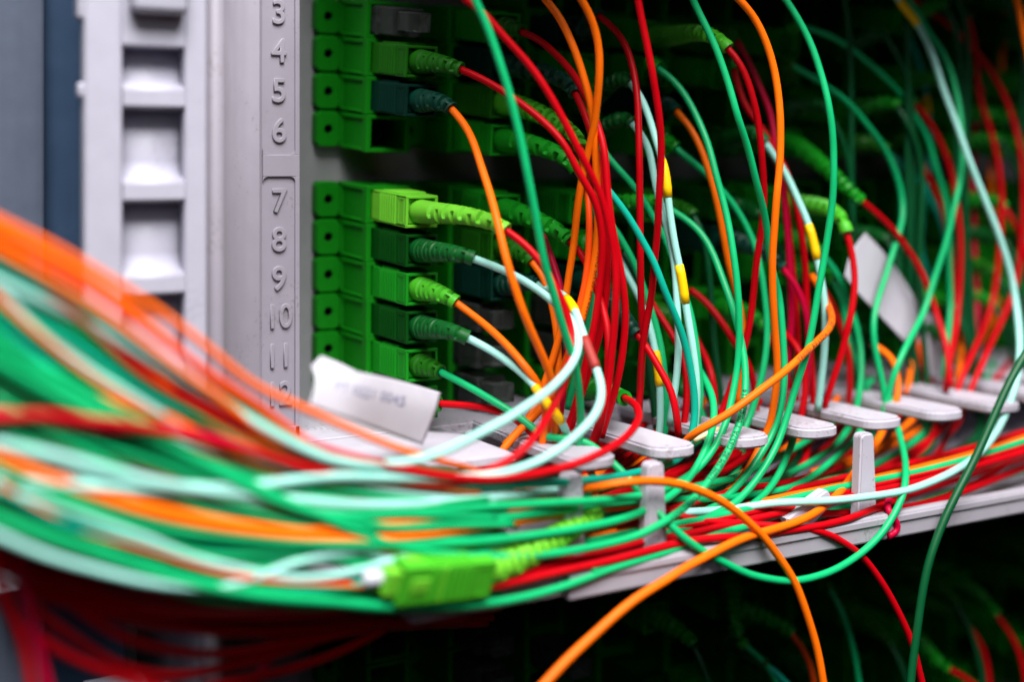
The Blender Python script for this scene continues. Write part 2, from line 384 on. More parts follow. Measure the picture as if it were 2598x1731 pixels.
# ------------------------------------------------------------------ clear dust caps
def cap_mesh():
    bm = bmesh.new(); box(bm, -4.6, 4.6, -36, -20, -3.8, 3.8, 0.5); box(bm, -3.4, 3.4, -43, -36.02, -2.4, 2.8, 0.4); box(bm, -4.9, 4.9, -27, -25.4, -4.0, 4.0, 0.2)
    return bm_mesh('dust_cap', bm, M_CLEAR)
ME_CAP = cap_mesh()
for k, r, lab in ((1, 3, 'clear plastic dust cap in the row three adapter beside the number strip'), (2, 10, 'dim clear dust cap in row ten of the second column'),
                  (2, 11, 'dim clear dust cap in row eleven of the second column'), (2, 12, 'dim clear dust cap in row twelve of the second column'),
                  (3, 10, 'dim clear dust cap in row ten of the third column'), (3, 11, 'dim clear dust cap in row eleven of the third column'),
                  (2, 14, 'dim clear dust cap below the tray, second lower row'), (2, 15, 'dim clear dust cap below the tray, third lower row'),
                  (2, 16, 'dim clear dust cap below the tray, fourth lower row'), (3, 15, 'dim clear dust cap below the tray, third column, third lower row')):
    z = ROWZ.get(r, LOWZ.get(r))
    dc = link('dust_cap', ME_CAP, None, (XC(k) / 1000, 0, z / 1000)); dc.rotation_euler.x = tilt(z)
    tag(dc, lab, 'dust cap', 'clear dust caps')

# ------------------------------------------------------------------ cable tray with teeth and pegs
tray = empty('cable_tray', (0.30, -0.05, -0.0955))
tag(tray, 'pale plastic cable tray with flat teeth and upright pegs under the adapter rows', 'cable tray')
def tpart(name, bm, mat_=M_TRAY, smooth=False): return link(name, rel(tray.location, bm_mesh(name, bm, mat_, smooth)), tray)
bm = bmesh.new(); box(bm, 123, 640, -103.9, -0.5, -97.5, -95.5, 0.2); tpart('floor', bm)
bm = bmesh.new(); box(bm, 50, 92, -40, -0.5, -97.3, -95.7, 0.2); box(bm, 92.2, 122.8, -72, -0.5, -97.3, -95.7, 0.2); tpart('added_shade_plate', bm)  # unseen plates added behind the bundle to shade what lies below
bm = bmesh.new(); box(bm, 160, 640, -107.2, -104, -97.8, -91.2, 0.6); box(bm, 160, 640, -107.7, -107.0, -93.6, -91.9, 0.25); tpart('front_lip', bm, M_SHELF)
bm = bmesh.new(); box(bm, 119.5, 640, -46, -0.5, -71.2, -68.9, 0.3); box(bm, 119.5, 640, -46.5, -44.2, -78, -70.9, 0.3); tpart('shelf_plate', bm)
bm = bmesh.new(); box(bm, 119.5, 121.8, -84, -46.7, -80, -69.0, 0.3); box(bm, 121.7, 160, -84, -46.7, -71.2, -69.2, 0.25); tpart('end_plate', bm)
def tooth(x1, w=13.0):
    bm = bmesh.new(); L0, L1, r = 44.5, 100.0, 5.0
    pts = [(-w / 2 + 2.2, -L0), (-w / 2 + 1.2, -L0 - 18), (-w / 2, -L0 - 32)]
    for t in np.linspace(0, math.pi / 2, 7): pts.append((-w / 2 + r * (1 - math.cos(t)), -L1 + r * (1 - math.sin(t))))
    for t in np.linspace(0, math.pi / 2, 7): pts.append((w / 2 - r * (1 - math.sin(t)), -L1 + r * (1 - math.cos(t))))
    pts += [(w / 2, -L0 - 32), (w / 2 - 1.2, -L0 - 18), (w / 2 - 2.2, -L0)]
    vv = [bm.verts.new((x / 1000, y / 1000, -0.0714)) for x, y in pts]
    f = bm.faces.new(vv); r_ = bmesh.ops.extrude_face_region(bm, geom=[f]); bmesh.ops.translate(bm, vec=(0, 0, 0.0029), verts=[v for v in r_['geom'] if isinstance(v, bmesh.types.BMVert)])
    bmesh.ops.recalc_face_normals(bm, faces=bm.faces)
    bmesh.ops.bevel(bm, geom=[e for e in bm.edges if abs(e.verts[0].co.z - e.verts[1].co.z) < 1e-6], offset=0.0006, segments=3, affect='EDGES')
    bmesh.ops.translate(bm, vec=((x1 - w / 2) / 1000, 0, 0), verts=bm.verts)
    tpart('tooth', bm)
for x1 in (179.5, 203, 226.5, 249.8, 273, 296.8, 320.3, 343.8, 367, 390.5, 414, 437): tooth(x1)
def peg(xc, tilt=0.0, z0=-96, z1=-70.3):
    bm = bmesh.new(); wb, wt = 3.6, 2.35
    pts = [(-wb, z0), (-wt, z1 - 1.4)] + [(-wt + 1.3 * (1 - math.cos(t)), z1 - 1.4 + 1.4 * math.sin(t)) for t in np.linspace(0.25, math.pi / 2, 5)]
    pts += [(-x, z) for x, z in pts[::-1]]
    vv = [bm.verts.new((x / 1000, -0.1042, z / 1000)) for x, z in pts]; f = bm.faces.new(vv)
    r_ = bmesh.ops.extrude_face_region(bm, geom=[f]); bmesh.ops.translate(bm, vec=(0, 0.0034, 0), verts=[v for v in r_['geom'] if isinstance(v, bmesh.types.BMVert)])
    bmesh.ops.recalc_face_normals(bm, faces=bm.faces)
    bmesh.ops.bevel(bm, geom=[e for e in bm.edges if abs(e.verts[0].co.y - e.verts[1].co.y) < 1e-6], offset=0.0005, segments=3, affect='EDGES')
    if tilt:
        bmesh.ops.rotate(bm, cent=(0, -0.1025, -0.092), matrix=Matrix.Rotation(tilt, 3, 'Y'), verts=bm.verts)
    bmesh.ops.translate(bm, vec=(xc / 1000, 0, 0), verts=bm.verts)
    return tpart('peg', bm)
for xc in (163.4, 186.3, 254.0): peg(xc)
pb = peg(228, math.radians(62), -92, -77); tag(pb, 'peg bent over almost flat')

# ------------------------------------------------------------------ connectors, boots, cables
CMESH = {}
def connector_meshes(c):
    if c in CMESH: return CMESH[c]
    w, h, t = 4.6, 4.2, 0.75
    bm = bmesh.new()      # outer sleeve, open at the rear; axis along -Y, rear end at y = 0
    box(bm, -w, w, 0, 23, -h, -h + t, 0.16); box(bm, -w, w, 0, 23, h - t, h, 0.16)
    box(bm, -w, -w + t, 0, 23, -h + .2, h - .2, 0.12); box(bm, w - t, w, 0, 23, -h + .2, h - .2, 0.12)
    box(bm, -w + .3, w - .3, 4.5, 22, -h + .3, h - .3)
    hm = bm_mesh('housing', bm, CON[c])
    bm = bmesh.new()      # thin grip ribs on the sides and the top, and the label frame
    for i in range(7):
        y = 6.2 + i * 1.55
        for sx in (-1, 1): box(bm, sx * w - .4, sx * w + .75, y, y + .62, -h + .4, h - .4, 0.12, 1)
        box(bm, -w + .5, w - .5, y, y + .55, h - .2, h + .5, 0.1, 1)
    for sx in (-1, 1):
        x0, x1 = sx * w - .15, sx * w + .25
        for (a, b_, c_, d_) in ((1.2, 1.5, -h + .8, h - .8), (4.4, 4.7, -h + .8, h - .8), (1.2, 4.7, h - 1.1, h - .8), (1.2, 4.7, -h + .8, -h + 1.1)):
            box(bm, x0, x1, a, b_, c_, d_)
    rm = bm_mesh('grip_ribs', bm, CON[c])
    bm = bmesh.new(); box(bm, -w + .95, w - .95, 1.4, 4.4, -h + .95, h - .95, 0.2)
    im = bm_mesh('inner_body', bm, CON[c])
    CMESH[c] = (hm, rm, im); return CMESH[c]

def add_connector(parent, c, M):
    hm, rm, im = connector_meshes(c)
    o = link('connector', hm, parent); o.matrix_local = M
    link('grip_ribs', rm, o); link('inner_body', im, o)
    return o

def hermite(S, dS, T, dT, n):
    t = np.linspace(0, 1, n)[:, None]
    return (2 * t**3 - 3 * t**2 + 1) * S + (t**3 - 2 * t**2 + t) * dS + (-2 * t**3 + 3 * t**2) * T + (t**3 - t**2) * dT

def boot_mesh(P, material, style, near, rc, origin, r0=3.5, r1=1.85):
    d = np.concatenate([[0], np.cumsum(np.linalg.norm(np.diff(P, axis=0), axis=1))]); Lm = d[-1] * 1000
    nv = int(Lm / (0.22 if near else 0.6)) + 4; nu = 40 if near else 16
    s = np.linspace(0, d[-1], nv); P = np.stack([np.interp(s, d, P[:, k]) for k in range(3)], 1)
    T, N, B = frames(P)
    # fixed orientation so that the slots sit at top, bottom and sides
    up = np.array([0, 0, 1.0]); N = up - T * (T @ up)[:, None]; N /= np.linalg.norm(N, axis=1)[:, None]; B = np.cross(T, N)
    a = np.linspace(0, 2 * math.pi, nu, endpoint=False); R = np.zeros((nv, nu))
    per, wid, dep, z0 = {'slot': (6.4, 1.5, 1.15, 0.26), 'ring': (4.6, 1.15, 0.95, 0.28), 'fine': (4.4, 0.85, 0.8, 0.14), 'rib': (4.6, 1.15, 0.9, 0.24)}[style]
    for i in range(nv):
        f = i / (nv - 1); base = r0 + (r1 - r0) * min(1, f * 1.03) ** 0.9
        y = (f - z0) * Lm; rr = np.full(nu, base)
        if y > 0 and f < 0.965:
            k = int(y // (per / 2)); ph = y - k * (per / 2)
            if ph < wid:
                e = min(1.0, ph / 0.2, (wid - ph) / 0.2)
                c0 = a - math.pi / 4 if (k % 2 == 0) else a + math.pi / 4
                span = np.abs(np.cos(c0))                        # two opposite slots, turned by a quarter each time
                lim = {'slot': 0.42, 'ring': 0.25, 'fine': 0.22, 'rib': 0.20}[style]
                rr = rr - dep * max(0.0, e) * np.clip((span - lim) / 0.10, 0, 1)
        if f > 0.965: rr = rr + 0.12
        R[i] = rr / 1000
    V = [(P[i] + R[i, j] * (math.cos(a[j]) * N[i] + math.sin(a[j]) * B[i])) for i in range(nv) for j in range(nu)]
    F = [(i * nu + j, i * nu + (j + 1) % nu, (i + 1) * nu + (j + 1) % nu, (i + 1) * nu + j) for i in range(nv - 1) for j in range(nu)]
    for rin, back in ((rc + 0.00022, 0), (rc + 0.00018, max(1, int(nv * 0.07)))):   # the bore the cable comes out of
        b0 = len(V); i = nv - 1 - back
        V += [P[i] + rin * (math.cos(q) * N[i] + math.sin(q) * B[i]) for q in a]
        p0 = b0 - nu
        F += [(p0 + j, p0 + (j + 1) % nu, b0 + (j + 1) % nu, b0 + j) for j in range(nu)]
    F.append(tuple(range(nu))[::-1])
    V = np.array(V) - np.asarray(origin)
    me = mesh('boot', V, F, material, True); me.set_sharp_from_angle(angle=math.radians(38)); return me

def fill_L(pts):
    """pts of (x, y[, L]); missing L are interpolated along the trace"""
    xy = np.array([p[:2] for p in pts], float)
    d = np.concatenate([[0], np.cumsum(np.linalg.norm(np.diff(xy, axis=0), axis=1))])
    kn = [(d[i], p[2]) for i, p in enumerate(pts) if len(p) > 2]
    L = np.interp(d, [k[0] for k in kn], [k[1] for k in kn])
    sm = lambda t: np.clip(t, 0, 1) ** 2 * (3 - 2 * np.clip(t, 0, 1))
    if L.max() < 112:      # the far right cords hang closer to the panel
        L = L - 12 * sm((xy[:, 0] - 2120) / 260) * sm((1000 - xy[:, 1]) / 260)
    P = [at(x, y, l) for (x, y), l in zip(xy, L)]
    if xy[0][1] < -20 and xy[0][0] > 900:      # on up to the shelf above the picture
        d = P[0] - P[1]; d /= np.linalg.norm(d); top = max(0.079 - P[0][2], 0.004); P = [P[0] + np.array([d[0] * 0.3 * top, 0.25 * top, top]), P[0] + np.array([d[0] * 0.3 * top, 0.08 * top, top * 0.5])] + P
    if xy[-1][1] > 1780: P += [P[-1] + np.array([0, 0, -0.04]), P[-1] + np.array([0, 0.01, -0.11])]
    if xy[0][1] > 1780: P = [P[0] + np.array([-0.004, 0.01, -0.11]), P[0] + np.array([-0.003, 0, -0.04])] + P
    if xy[-1][0] < -40:    # on towards the duct left of the picture
        d = P[-1] - P[-2]; d /= np.linalg.norm(d); P += [P[-1] + d * 0.03, P[-1] + d * 0.075 + np.array([0, 0.004, -0.004]), P[-1] + d * 0.12 + np.array([0, 0.012, -0.018])]
    return P

CAMP = np.array([0, CAMY, 0])
def print_on(parent, P, s0, body, size, r, origin, roll=0.0, flip=False):
    """ink lettering that follows the jacket"""
    me = text_mesh(body, size, 0, 0, 2, 'LEFT', 1.1)
    d = np.concatenate([[0], np.cumsum(np.linalg.norm(np.diff(P, axis=0), axis=1))])
    T = np.gradient(P, axis=0); T /= np.linalg.norm(T, axis=1)[:, None]
    bm = bmesh.new(); bm.from_mesh(me); bmesh.ops.subdivide_edges(bm, edges=[e for e in bm.edges if e.calc_length() > size * 0.2], cuts=2); bmesh.ops.triangulate(bm, faces=bm.faces)
    for v in bm.verts:
        s = s0 + (-v.co.x if flip else v.co.x); i = min(max(np.searchsorted(d, s) - 1, 0), len(P) - 2)
        f = (s - d[i]) / (d[i + 1] - d[i]); c = P[i] * (1 - f) + P[i + 1] * f; t = T[i]
        w = CAMP - c; w = w - t * np.dot(w, t); w /= np.linalg.norm(w); q = np.cross(w, t) * (-1 if not flip else 1)
        q = np.cross(w, t) if flip else np.cross(w, t)
        ph = roll + (-v.co.y if flip else v.co.y) / r
        v.co = Vector(c + (r + 0.00004) * (math.cos(ph) * w + math.sin(ph) * q) - np.asarray(origin))
    m2 = bm_mesh('printed_text', bm, M_INK); link('printed_text', m2, parent)

ALLZ = dict(ROWZ); ALLZ.update(LOWZ)
USED = {(2, 10), (2, 11), (2, 12), (3, 10), (3, 11), (2, 14), (2, 15), (2, 16), (3, 15), (1, 3), (1, 6)}
RAD = {'G': .95, 'O': .98, 'V': .90, 'R': .93, 'K': .93, 'C': 1.0, 'T': .95, 'N': 1.0, 'W': .7}
def cord(color, label, pts, plug=None, con=None, boot=None, style='slot', sleeves=(), text=None, group=None, near=True, cat='cable', r=None, r0=3.5):
    """plug: (column, row), True = choose the adapter by the tip, None = the plug is not in view"""
    P3 = fill_L(pts) if len(pts[0]) <= 3 and not isinstance(pts[0], np.ndarray) else pts
    rc = (r or RAD[color]) / 1000
    if plug is not None and not isinstance(pts[0], np.ndarray):
        P3 = fill_L([p[:2] + (p[2] + 10 * max(0, (90 - p[2]) / 45),) if len(p) > 2 else p for p in pts])
    lead = None
    if plug is not None:
        tip = np.array(P3[0]); d1 = np.array(P3[1]) - tip; d1 /= np.linalg.norm(d1)
        if plug is True:
            best = None
            for row, z in ALLZ.items():
                if (tip[2] < -0.09) != (row > 12): continue
                for k in range(1, 12):
                    if (k, row) in USED: continue
                    dz = z - tip[2] * 1000; dx = tip[0] * 1000 - XC(k)
                    c = abs(dx - 2) + (abs(dz - 4) if dz > 0 else 3 * abs(dz) + 4)
                    if best is None or c < best[0]: best = (c, k, row)
            plug = best[1:]
        USED.add(tuple(plug))
        zr = ALLZ[plug[1]]; ta = tilt(zr); fw = np.array([0, -math.cos(ta), -math.sin(ta)])
        S = (np.array([XC(plug[0]), 0, zr]) + 42.0 * fw) / 1000
        Lb = np.linalg.norm(tip - S)
        if Lb < 0.009: tip = S + fw * 0.012; P3[0] = tip; Lb = np.linalg.norm(tip - S)
        PB = hermite(S, fw * Lb * 1.0, tip, d1 * Lb * 0.75, 40)
        lead = PB[-4]
        P3 = [PB[-4]] + list(P3)
        org = S
        root = empty('patch_cord', org)
        tag(root, label, 'patch cord', group)
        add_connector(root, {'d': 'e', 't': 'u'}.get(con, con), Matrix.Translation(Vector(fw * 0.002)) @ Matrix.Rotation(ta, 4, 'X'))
        link('boot', boot_mesh(PB, CON[boot or con], style, near, rc, org, r0=r0), root)
    P = resample(P3, 0.0015 if near else 0.0025)
    if plug is None:
        if not sleeves and not text:
            o = link('fiber_cable', tube('fiber_cable', P, rc, CAB[color], 10, P[0]), None, Vector(P[0]))
            tag(o, label, cat, group); return o
        org = P[0]; root = empty('fiber_cable', org); tag(root, label, cat, group)
    cb = link('cable', tube('cable', P, rc, CAB[color], 12 if near else 8, org), root)
    d = np.concatenate([[0], np.cumsum(np.linalg.norm(np.diff(P, axis=0), axis=1))])
    def locate(x, y):     # arc length at which the cable passes photograph pixel x, y
        uu = P - CAMP; Dp = uu @ np.array([.5, .8660254, 0]); X = CX + FPX * (uu @ np.array([.8660254, -.5, 0])) / Dp; Y = HY - FPX * uu[:, 2] / Dp
        return int(np.argmin((X - x) ** 2 + (Y - y) ** 2))
    for (xa, ya, xb, yb, mt) in sleeves:
        i, j = sorted((locate(xa, ya), locate(xb, yb))); j = max(j, i + 3)
        Q = P[i:j + 1]; rr = np.full(len(Q), rc + 0.00022); rr[0] = rr[-1] = rc + 0.00012
        link('sleeve', tube('sleeve', Q, rr, mt, 14, org), root)
    for tx in (text or ()):
        xa, ya, body, size, roll, flip = tx
        print_on(root, P, d[locate(xa, ya)], body, size, rc, org, roll, flip)
    return root

# ------------------------------------------------------------------ cords of the first two columns
cord('R', 'red patch cord with olive green plug in row four beside the numbers', [(1170,176,54),(1227,201,60),(1278,232),(1330,268,70),(1380,309),(1432,365,80),(1470,443),(1508,502,84),(1521,553),(1528,604,84),(1524,700),(1508,828,82),(1490,904),(1467,1006,78),(1442,1083,74),(1400,1160,72)], (1,4), 'o', 'o', 'rib')
cord('O', 'orange patch cord with dark teal plug in row five beside the numbers', [(1146,276,49),(1166,298,52),(1187,329),(1202,362,60),(1222,426),(1235,464,70),(1250,515),(1263,566,80),(1276,625),(1291,681,86),(1309,739),(1325,785,88),(1342,828),(1368,884,86),(1388,930),(1404,975,84),(1412,1064,80),(1410,1122,78),(1400,1170,78)], (1,5), 't', 't', 'rib')
cord('R', 'bright red patch cord with long lime boot in row seven', [(1285,585,74),(1312,604,77),(1342,630),(1365,655,82),(1378,675),(1406,719,86),(1428,770),(1446,820,88),(1452,870,90),(1446,925),(1420,1000,98),(1397,1043,100),(1372,1089,104),(1334,1138,107),(1283,1176,108),(1215,1203,110),(1130,1218,112),(1000,1215,110),(900,1205,110),(780,1180,112),(640,1130,114),(480,1060,116),(300,980,118),(120,900,120),(-60,820,122)], (1,7), 'l', 'l', 'slot', r0=3.3)
cord('C', 'pale cyan patch cord with dark green plug in row eight', [(1202,656,60.5),(1240,670,63),(1279,686),(1324,709,70),(1368,737),(1398,762,78),(1427,784),(1449,810,86),(1467,843),(1470,879,92),(1457,917),(1429,955,98),(1393,991),(1342,1027,106),(1291,1062),(1228,1095,114),(1130,1145),(1053,1170,122),(960,1182),(830,1165,132),(700,1105),(560,1022,142),(400,925),(250,835,152),(100,760),(-60,690,160)], (1,8), 'd', 'd', 'fine')
cord('O', 'orange patch cord with short leaf green boot in row nine', [(1157,768,51),(1189,792,54),(1228,822),(1266,856,66),(1304,896),(1335,935,78),(1358,963),(1378,1000,80),(1385,1076,78),(1380,1107),(1370,1160,76)], (1,9), 'g', 'm', 'rib')
cord('C', 'pale cyan patch cord with dark green plug in row ten and yellow sleeve', [(1187,858,57.5),(1228,879,60),(1266,902),(1304,930,72),(1335,955),(1360,981,80),(1383,1022),(1405,1045,84),(1427,1072),(1441,1110,80),(1455,1150,78),(1470,1200,78)], (1,10), 'd', 'd', 'fine', sleeves=[(1358,981,1427,1072,M_YEL)])
cord('G', 'green patch cord from row eleven looping below the tray front', [(1119,945,43),(1164,968,50),(1215,996),(1266,1027,64),(1317,1057),(1346,1082,72),(1377,1108),(1425,1114,82),(1489,1119,86),(1515,1142),(1543,1165,90),(1579,1198),(1617,1241,98),(1655,1285),(1693,1326,106),(1744,1374,112),(1795,1407,116),(1846,1433),(1900,1460,122),(1950,1470),(1991,1477,124),(2046,1471),(2115,1449,122),(2170,1416),(2211,1383,118),(2247,1342),(2276,1292,112),(2293,1254),(2298,1203,104),(2296,1165),(2288,1127,92),(2275,1075,82),(2262,1030,78),(2255,985,74)], (1,11), 'g', 'o', 'rib')
cord('R', 'red patch cord in row twelve coming out behind the white label', [(1117,1025,45),(1168,1028,50),(1219,1033,56),(1257,1042),(1288,1051,64),(1330,1080,70),(1365,1115,72),(1390,1160,74)], (1,12), 'g', 'g', 'rib')
cord('R', 'red patch cord with green plug in row three of the second column', [(1324,80,46),(1368,99,54),(1406,133),(1444,173,64),(1470,212),(1490,250,74),(1513,306),(1534,383,82),(1539,451),(1546,528,84),(1555,590),(1567,642,84),(1580,719),(1587,783,84),(1582,879),(1572,942,82),(1557,1006),(1541,1057,78),(1525,1110,76)], (2,3), 'g', 'o', 'rib')
cord('R', 'red patch cord with long dark teal boot in row four of the second column', [(1460,237,62),(1478,276,66),(1498,332),(1516,398,76),(1523,451),(1531,515,78),(1536,600,78),(1542,700,78),(1529,815),(1513,879,76),(1490,955),(1457,1057,74),(1440,1110,72)], (2,4), 't', 't', 'slot')
cord('V', 'orange-red patch cord with long leaf green boot in row five of the second column', [(1474,376,64),(1480,420,68),(1490,470),(1495,553,74),(1494,630),(1486,713,76),(1473,770),(1457,843,76),(1427,955),(1400,1050,74),(1385,1110,72)], (2,5), 'o', 'm', 'ring')
cord('G', 'green patch cord with drooping slotted green boot in row six of the second column', [(1462,430,64),(1490,470,66),(1510,530,68),(1520,620,68),(1512,720,68),(1490,840,66),(1462,950,66),(1440,1040,66)], (2,6), 'g', 'g', 'slot')
cord('R', 'red patch cord with slotted green boot in row seven of the second column', [(1448,613,62),(1470,637,66),(1490,670),(1508,714,74),(1523,765),(1539,815,84),(1544,866),(1544,917,88),(1541,968),(1536,1020,88),(1520,1075,84),(1500,1130,80)], (2,7), 'g', 'g', 'slot')
cord('O', 'orange patch cord with dim leaf green boot in row eight of the second column', [(1350,665,48),(1375,696,52),(1392,735),(1401,776,58),(1411,828),(1417,930,64),(1408,1064,66),(1412,1120,66)], (2,8), 'o', 'o', 'ring')
cord('C', 'pale cyan patch cord from row nine, second column, with yellow and brown sleeves', [(1368,721,50),(1386,732,54),(1429,748,66),(1444,766),(1460,789,80),(1468,815),(1478,845,90),(1492,885),(1516,942,97),(1525,972),(1528,1003,101),(1518,1040),(1497,1072,106),(1460,1108),(1400,1155,111),(1308,1194),(1232,1209,116),(1050,1214,122),(834,1210,132),(630,1234,142),(400,1232,150),(200,1192),(0,1140,160),(-80,1120,162)], (2,9), 't', 't', 'fine', sleeves=[(1437,759,1460,789,M_YEL),(1485,863,1516,942,M_BRN)])

# cables coming down from above the frame
cord('R', 'red cable falling diagonally across the upper left connectors', [(1130,-60,80),(1179,0,82),(1222,23),(1253,64),(1304,120,86),(1355,179),(1406,260,90),(1444,332),(1478,400,92),(1508,459),(1531,515,92),(1546,579),(1557,642,92),(1564,706),(1562,760,92),(1559,828),(1551,904,90),(1544,981),(1529,1057,88),(1512,1114,84),(1480,1165,82),(1420,1200,84)])
cord('G', 'bright green cable falling in front of the first two connector columns', [(1180,-60,94),(1205,0,94),(1222,33),(1243,84),(1263,143),(1281,199,96),(1296,250),(1309,306),(1322,357),(1340,451,97),(1353,515),(1363,573),(1373,630,96),(1386,688),(1404,744),(1420,805,94),(1442,873),(1457,917,92),(1467,968),(1472,1019,90),(1474,1070),(1469,1127,86),(1455,1190,84)])
cord('O', 'orange cable with black print, left one of two entering at the top', [(1350,-50,74),(1386,0,76),(1414,33),(1437,77),(1457,122,80),(1472,166),(1485,209),(1500,265,82),(1508,340),(1513,430,80),(1518,553,80),(1513,630),(1506,681,80),(1494,740),(1480,800,80),(1455,868,78),(1419,955),(1380,1032,76),(1342,1070),(1308,1102,74),(1270,1150,74)], text=[(1517,590,'FO N-10A2 SM 07 SM 0201 24',0.0017,0.9,False)])
cord('O', 'orange cable bowing right, right one of two entering at the top', [(1440,-60,86),(1477,0,86),(1498,38),(1513,84),(1521,133),(1521,184,86),(1518,230),(1513,276),(1508,319,82),(1492,385),(1472,477,76),(1462,553),(1455,630,72),(1444,693),(1435,760,70),(1420,850),(1398,925,70),(1375,990),(1352,1048,70),(1317,1093,70),(1280,1130,70)])
cord('K', 'crimson cable behind the bright green one, right of the orange loop', [(1360,560,50),(1388,625,56),(1404,668),(1419,719,62),(1435,775),(1442,830,66),(1437,900),(1430,970,66),(1424,1044),(1410,1095,66)])
cord('R', 'dark red cable hanging straight down in the middle of the upper picture', [(1520,40,50),(1557,69,56),(1580,97),(1597,138,62),(1610,191),(1618,255,68),(1620,319),(1622,395,72),(1623,477),(1624,579,72),(1625,681),(1627,777,72),(1631,853),(1628,930,70),(1625,993),(1618,1050,68)], True, 't', 't', 'ring', near=False)
cord('R', 'red cable entering at the top middle and bending left lower down', [(1608,-60,92),(1619,0,92),(1628,51),(1641,110),(1653,173,93),(1664,237),(1674,306,92),(1678,383),(1676,438),(1671,515,88),(1669,579),(1661,655,84),(1656,719),(1650,770,80),(1636,840),(1628,904,76),(1622,1040,72)])
cord('T', 'teal cable sweeping down from the red bunch into the tray and off to the left', [(1500,440,78),(1535,470,80),(1554,497),(1585,535,82),(1610,576),(1636,622,84),(1661,668),(1679,719,86),(1697,764),(1722,822,86),(1740,879),(1753,942,86),(1762,1006),(1763,1057,86),(1757,1101),(1732,1160,86),(1693,1178),(1642,1193,92),(1579,1208),(1502,1218,100),(1400,1226),(1257,1232,112),(1130,1230),(1030,1218,120),(900,1190),(760,1130,132),(600,1040),(430,940,146),(250,840),(100,735,158),(-60,640,162)])
cord('C', 'pale cyan cable with two yellow sleeves in the middle of the picture', [(1600,209,60),(1628,245,64),(1643,288),(1659,337,70),(1672,385),(1687,425,76),(1694,494),(1699,540,78),(1707,591),(1716,645,80),(1725,676),(1740,775,82),(1750,833),(1758,884,84),(1766,942),(1769,1000,84),(1765,1060,82),(1758,1110,82)], True, 'd', 'd', 'fine', sleeves=[(1684,408,1694,494,M_YEL),(1725,676,1740,775,M_YEL)], near=False)
cord('C', 'pale cyan cable without sleeves just left of the two yellow sleeves', [(1603,311,58),(1636,349,62),(1651,393),(1659,451,68),(1671,502),(1687,553,74),(1699,604),(1710,655,78),(1715,706),(1718,783,80),(1722,866),(1720,917,80),(1715,975),(1707,1019,78),(1700,1080,76)], True, 'd', 'd', 'ring', near=False)
cord('C', 'pale cyan cable with one yellow sleeve, half hidden by a red cable', [(1530,600,56),(1555,635,58),(1577,668),(1600,714,64),(1631,774),(1648,828,70),(1661,884),(1670,930,74),(1674,993),(1676,1070,74),(1672,1110,74)], sleeves=[(1665,887,1674,984,M_YEL)])
cord('G', 'green cable running beside the half hidden yellow sleeve', [(1530,545,60),(1562,584,62),(1592,635),(1618,686,66),(1643,764),(1661,815,70),(1674,866),(1684,930,74),(1689,993),(1690,1077,74),(1684,1110,74)])
cord('G', 'green cable dropping behind the red cables to the right of the yellow sleeves', [(1520,365,50),(1549,408,54),(1585,446),(1610,472,58),(1638,515),(1659,558,62),(1684,594),(1702,645,66),(1725,715),(1750,784,72),(1763,853),(1771,917,76),(1777,968),(1776,1032,76),(1771,1070),(1755,1120,76)], True, 'g', 'g', 'ring', near=False)
cord('R', 'red patch cord with dark teal boot bending down to the second tooth', [(1618,850,70),(1641,879,74),(1661,912),(1682,955,80),(1697,968),(1710,1019,84),(1720,1075,84),(1722,1110,82)], True, 't', 't', 'ring', near=False)
cord('R', 'red cable between the pale cyan cables above the second tooth', [(1640,745,58),(1661,782,62),(1684,815),(1707,853,68),(1728,891),(1740,942,74),(1743,993),(1740,1044,76),(1731,1100,76)])
cord('R', 'red cable just right of the bright pale cyan cable, above the shelf', [(1745,815,54),(1773,873,58),(1791,909),(1807,955,66),(1814,1006),(1813,1060,68),(1800,1110,70)])
cord('G', 'green cable curving into the tray beside the second tooth and off to the left', [(1750,900,70),(1781,950,76),(1801,988),(1812,1032,86),(1810,1078),(1798,1119,92),(1780,1165),(1752,1208,96),(1719,1246),(1655,1287,102),(1579,1318),(1489,1338,108),(1400,1353),(1283,1368,116),(1180,1377),(1079,1382,122),(885,1383,134),(732,1378),(579,1365,146),(400,1339),(250,1295,156),(100,1240),(0,1200,162),(-80,1165,164)])
cord('G', 'long green cable from the top centre down past the second long tooth', [(1740,-50,86),(1758,0,86),(1779,43),(1799,82),(1819,128,90),(1837,179),(1855,235),(1870,293,94),(1888,344),(1904,398),(1916,451,92),(1932,510),(1944,566),(1950,630,88),(1960,690),(1975,738,86),(1983,815),(1988,891,88),(1990,955),(1985,1019,90),(1975,1066),(1961,1101,90),(1931,1152),(1897,1203,92),(1854,1252),(1821,1280,94),(1770,1308),(1732,1326,96),(1650,1350),(1500,1375,100)])
cord('G', 'green cable with green boot, arching from upper middle into the tray and left', [(1668,172,58),(1690,186,60),(1710,204),(1740,242,66),(1763,286),(1784,332,74),(1804,388),(1814,438,80),(1830,489),(1842,540,84),(1853,591),(1860,642,88),(1868,693),(1873,757,90),(1876,800),(1876,853,90),(1874,904),(1868,955,90),(1855,1019),(1846,1062,92),(1829,1109),(1803,1152,94),(1770,1193),(1732,1218,96),(1681,1244),(1604,1262,102),(1502,1272),(1385,1278,110),(1257,1286),(1130,1295,118),(1002,1305),(880,1310,130),(757,1296),(655,1262,140),(500,1188),(350,1108,152),(200,1015),(0,880,162),(-70,830,164)], True, 'g', 'g', 'ring', near=False)
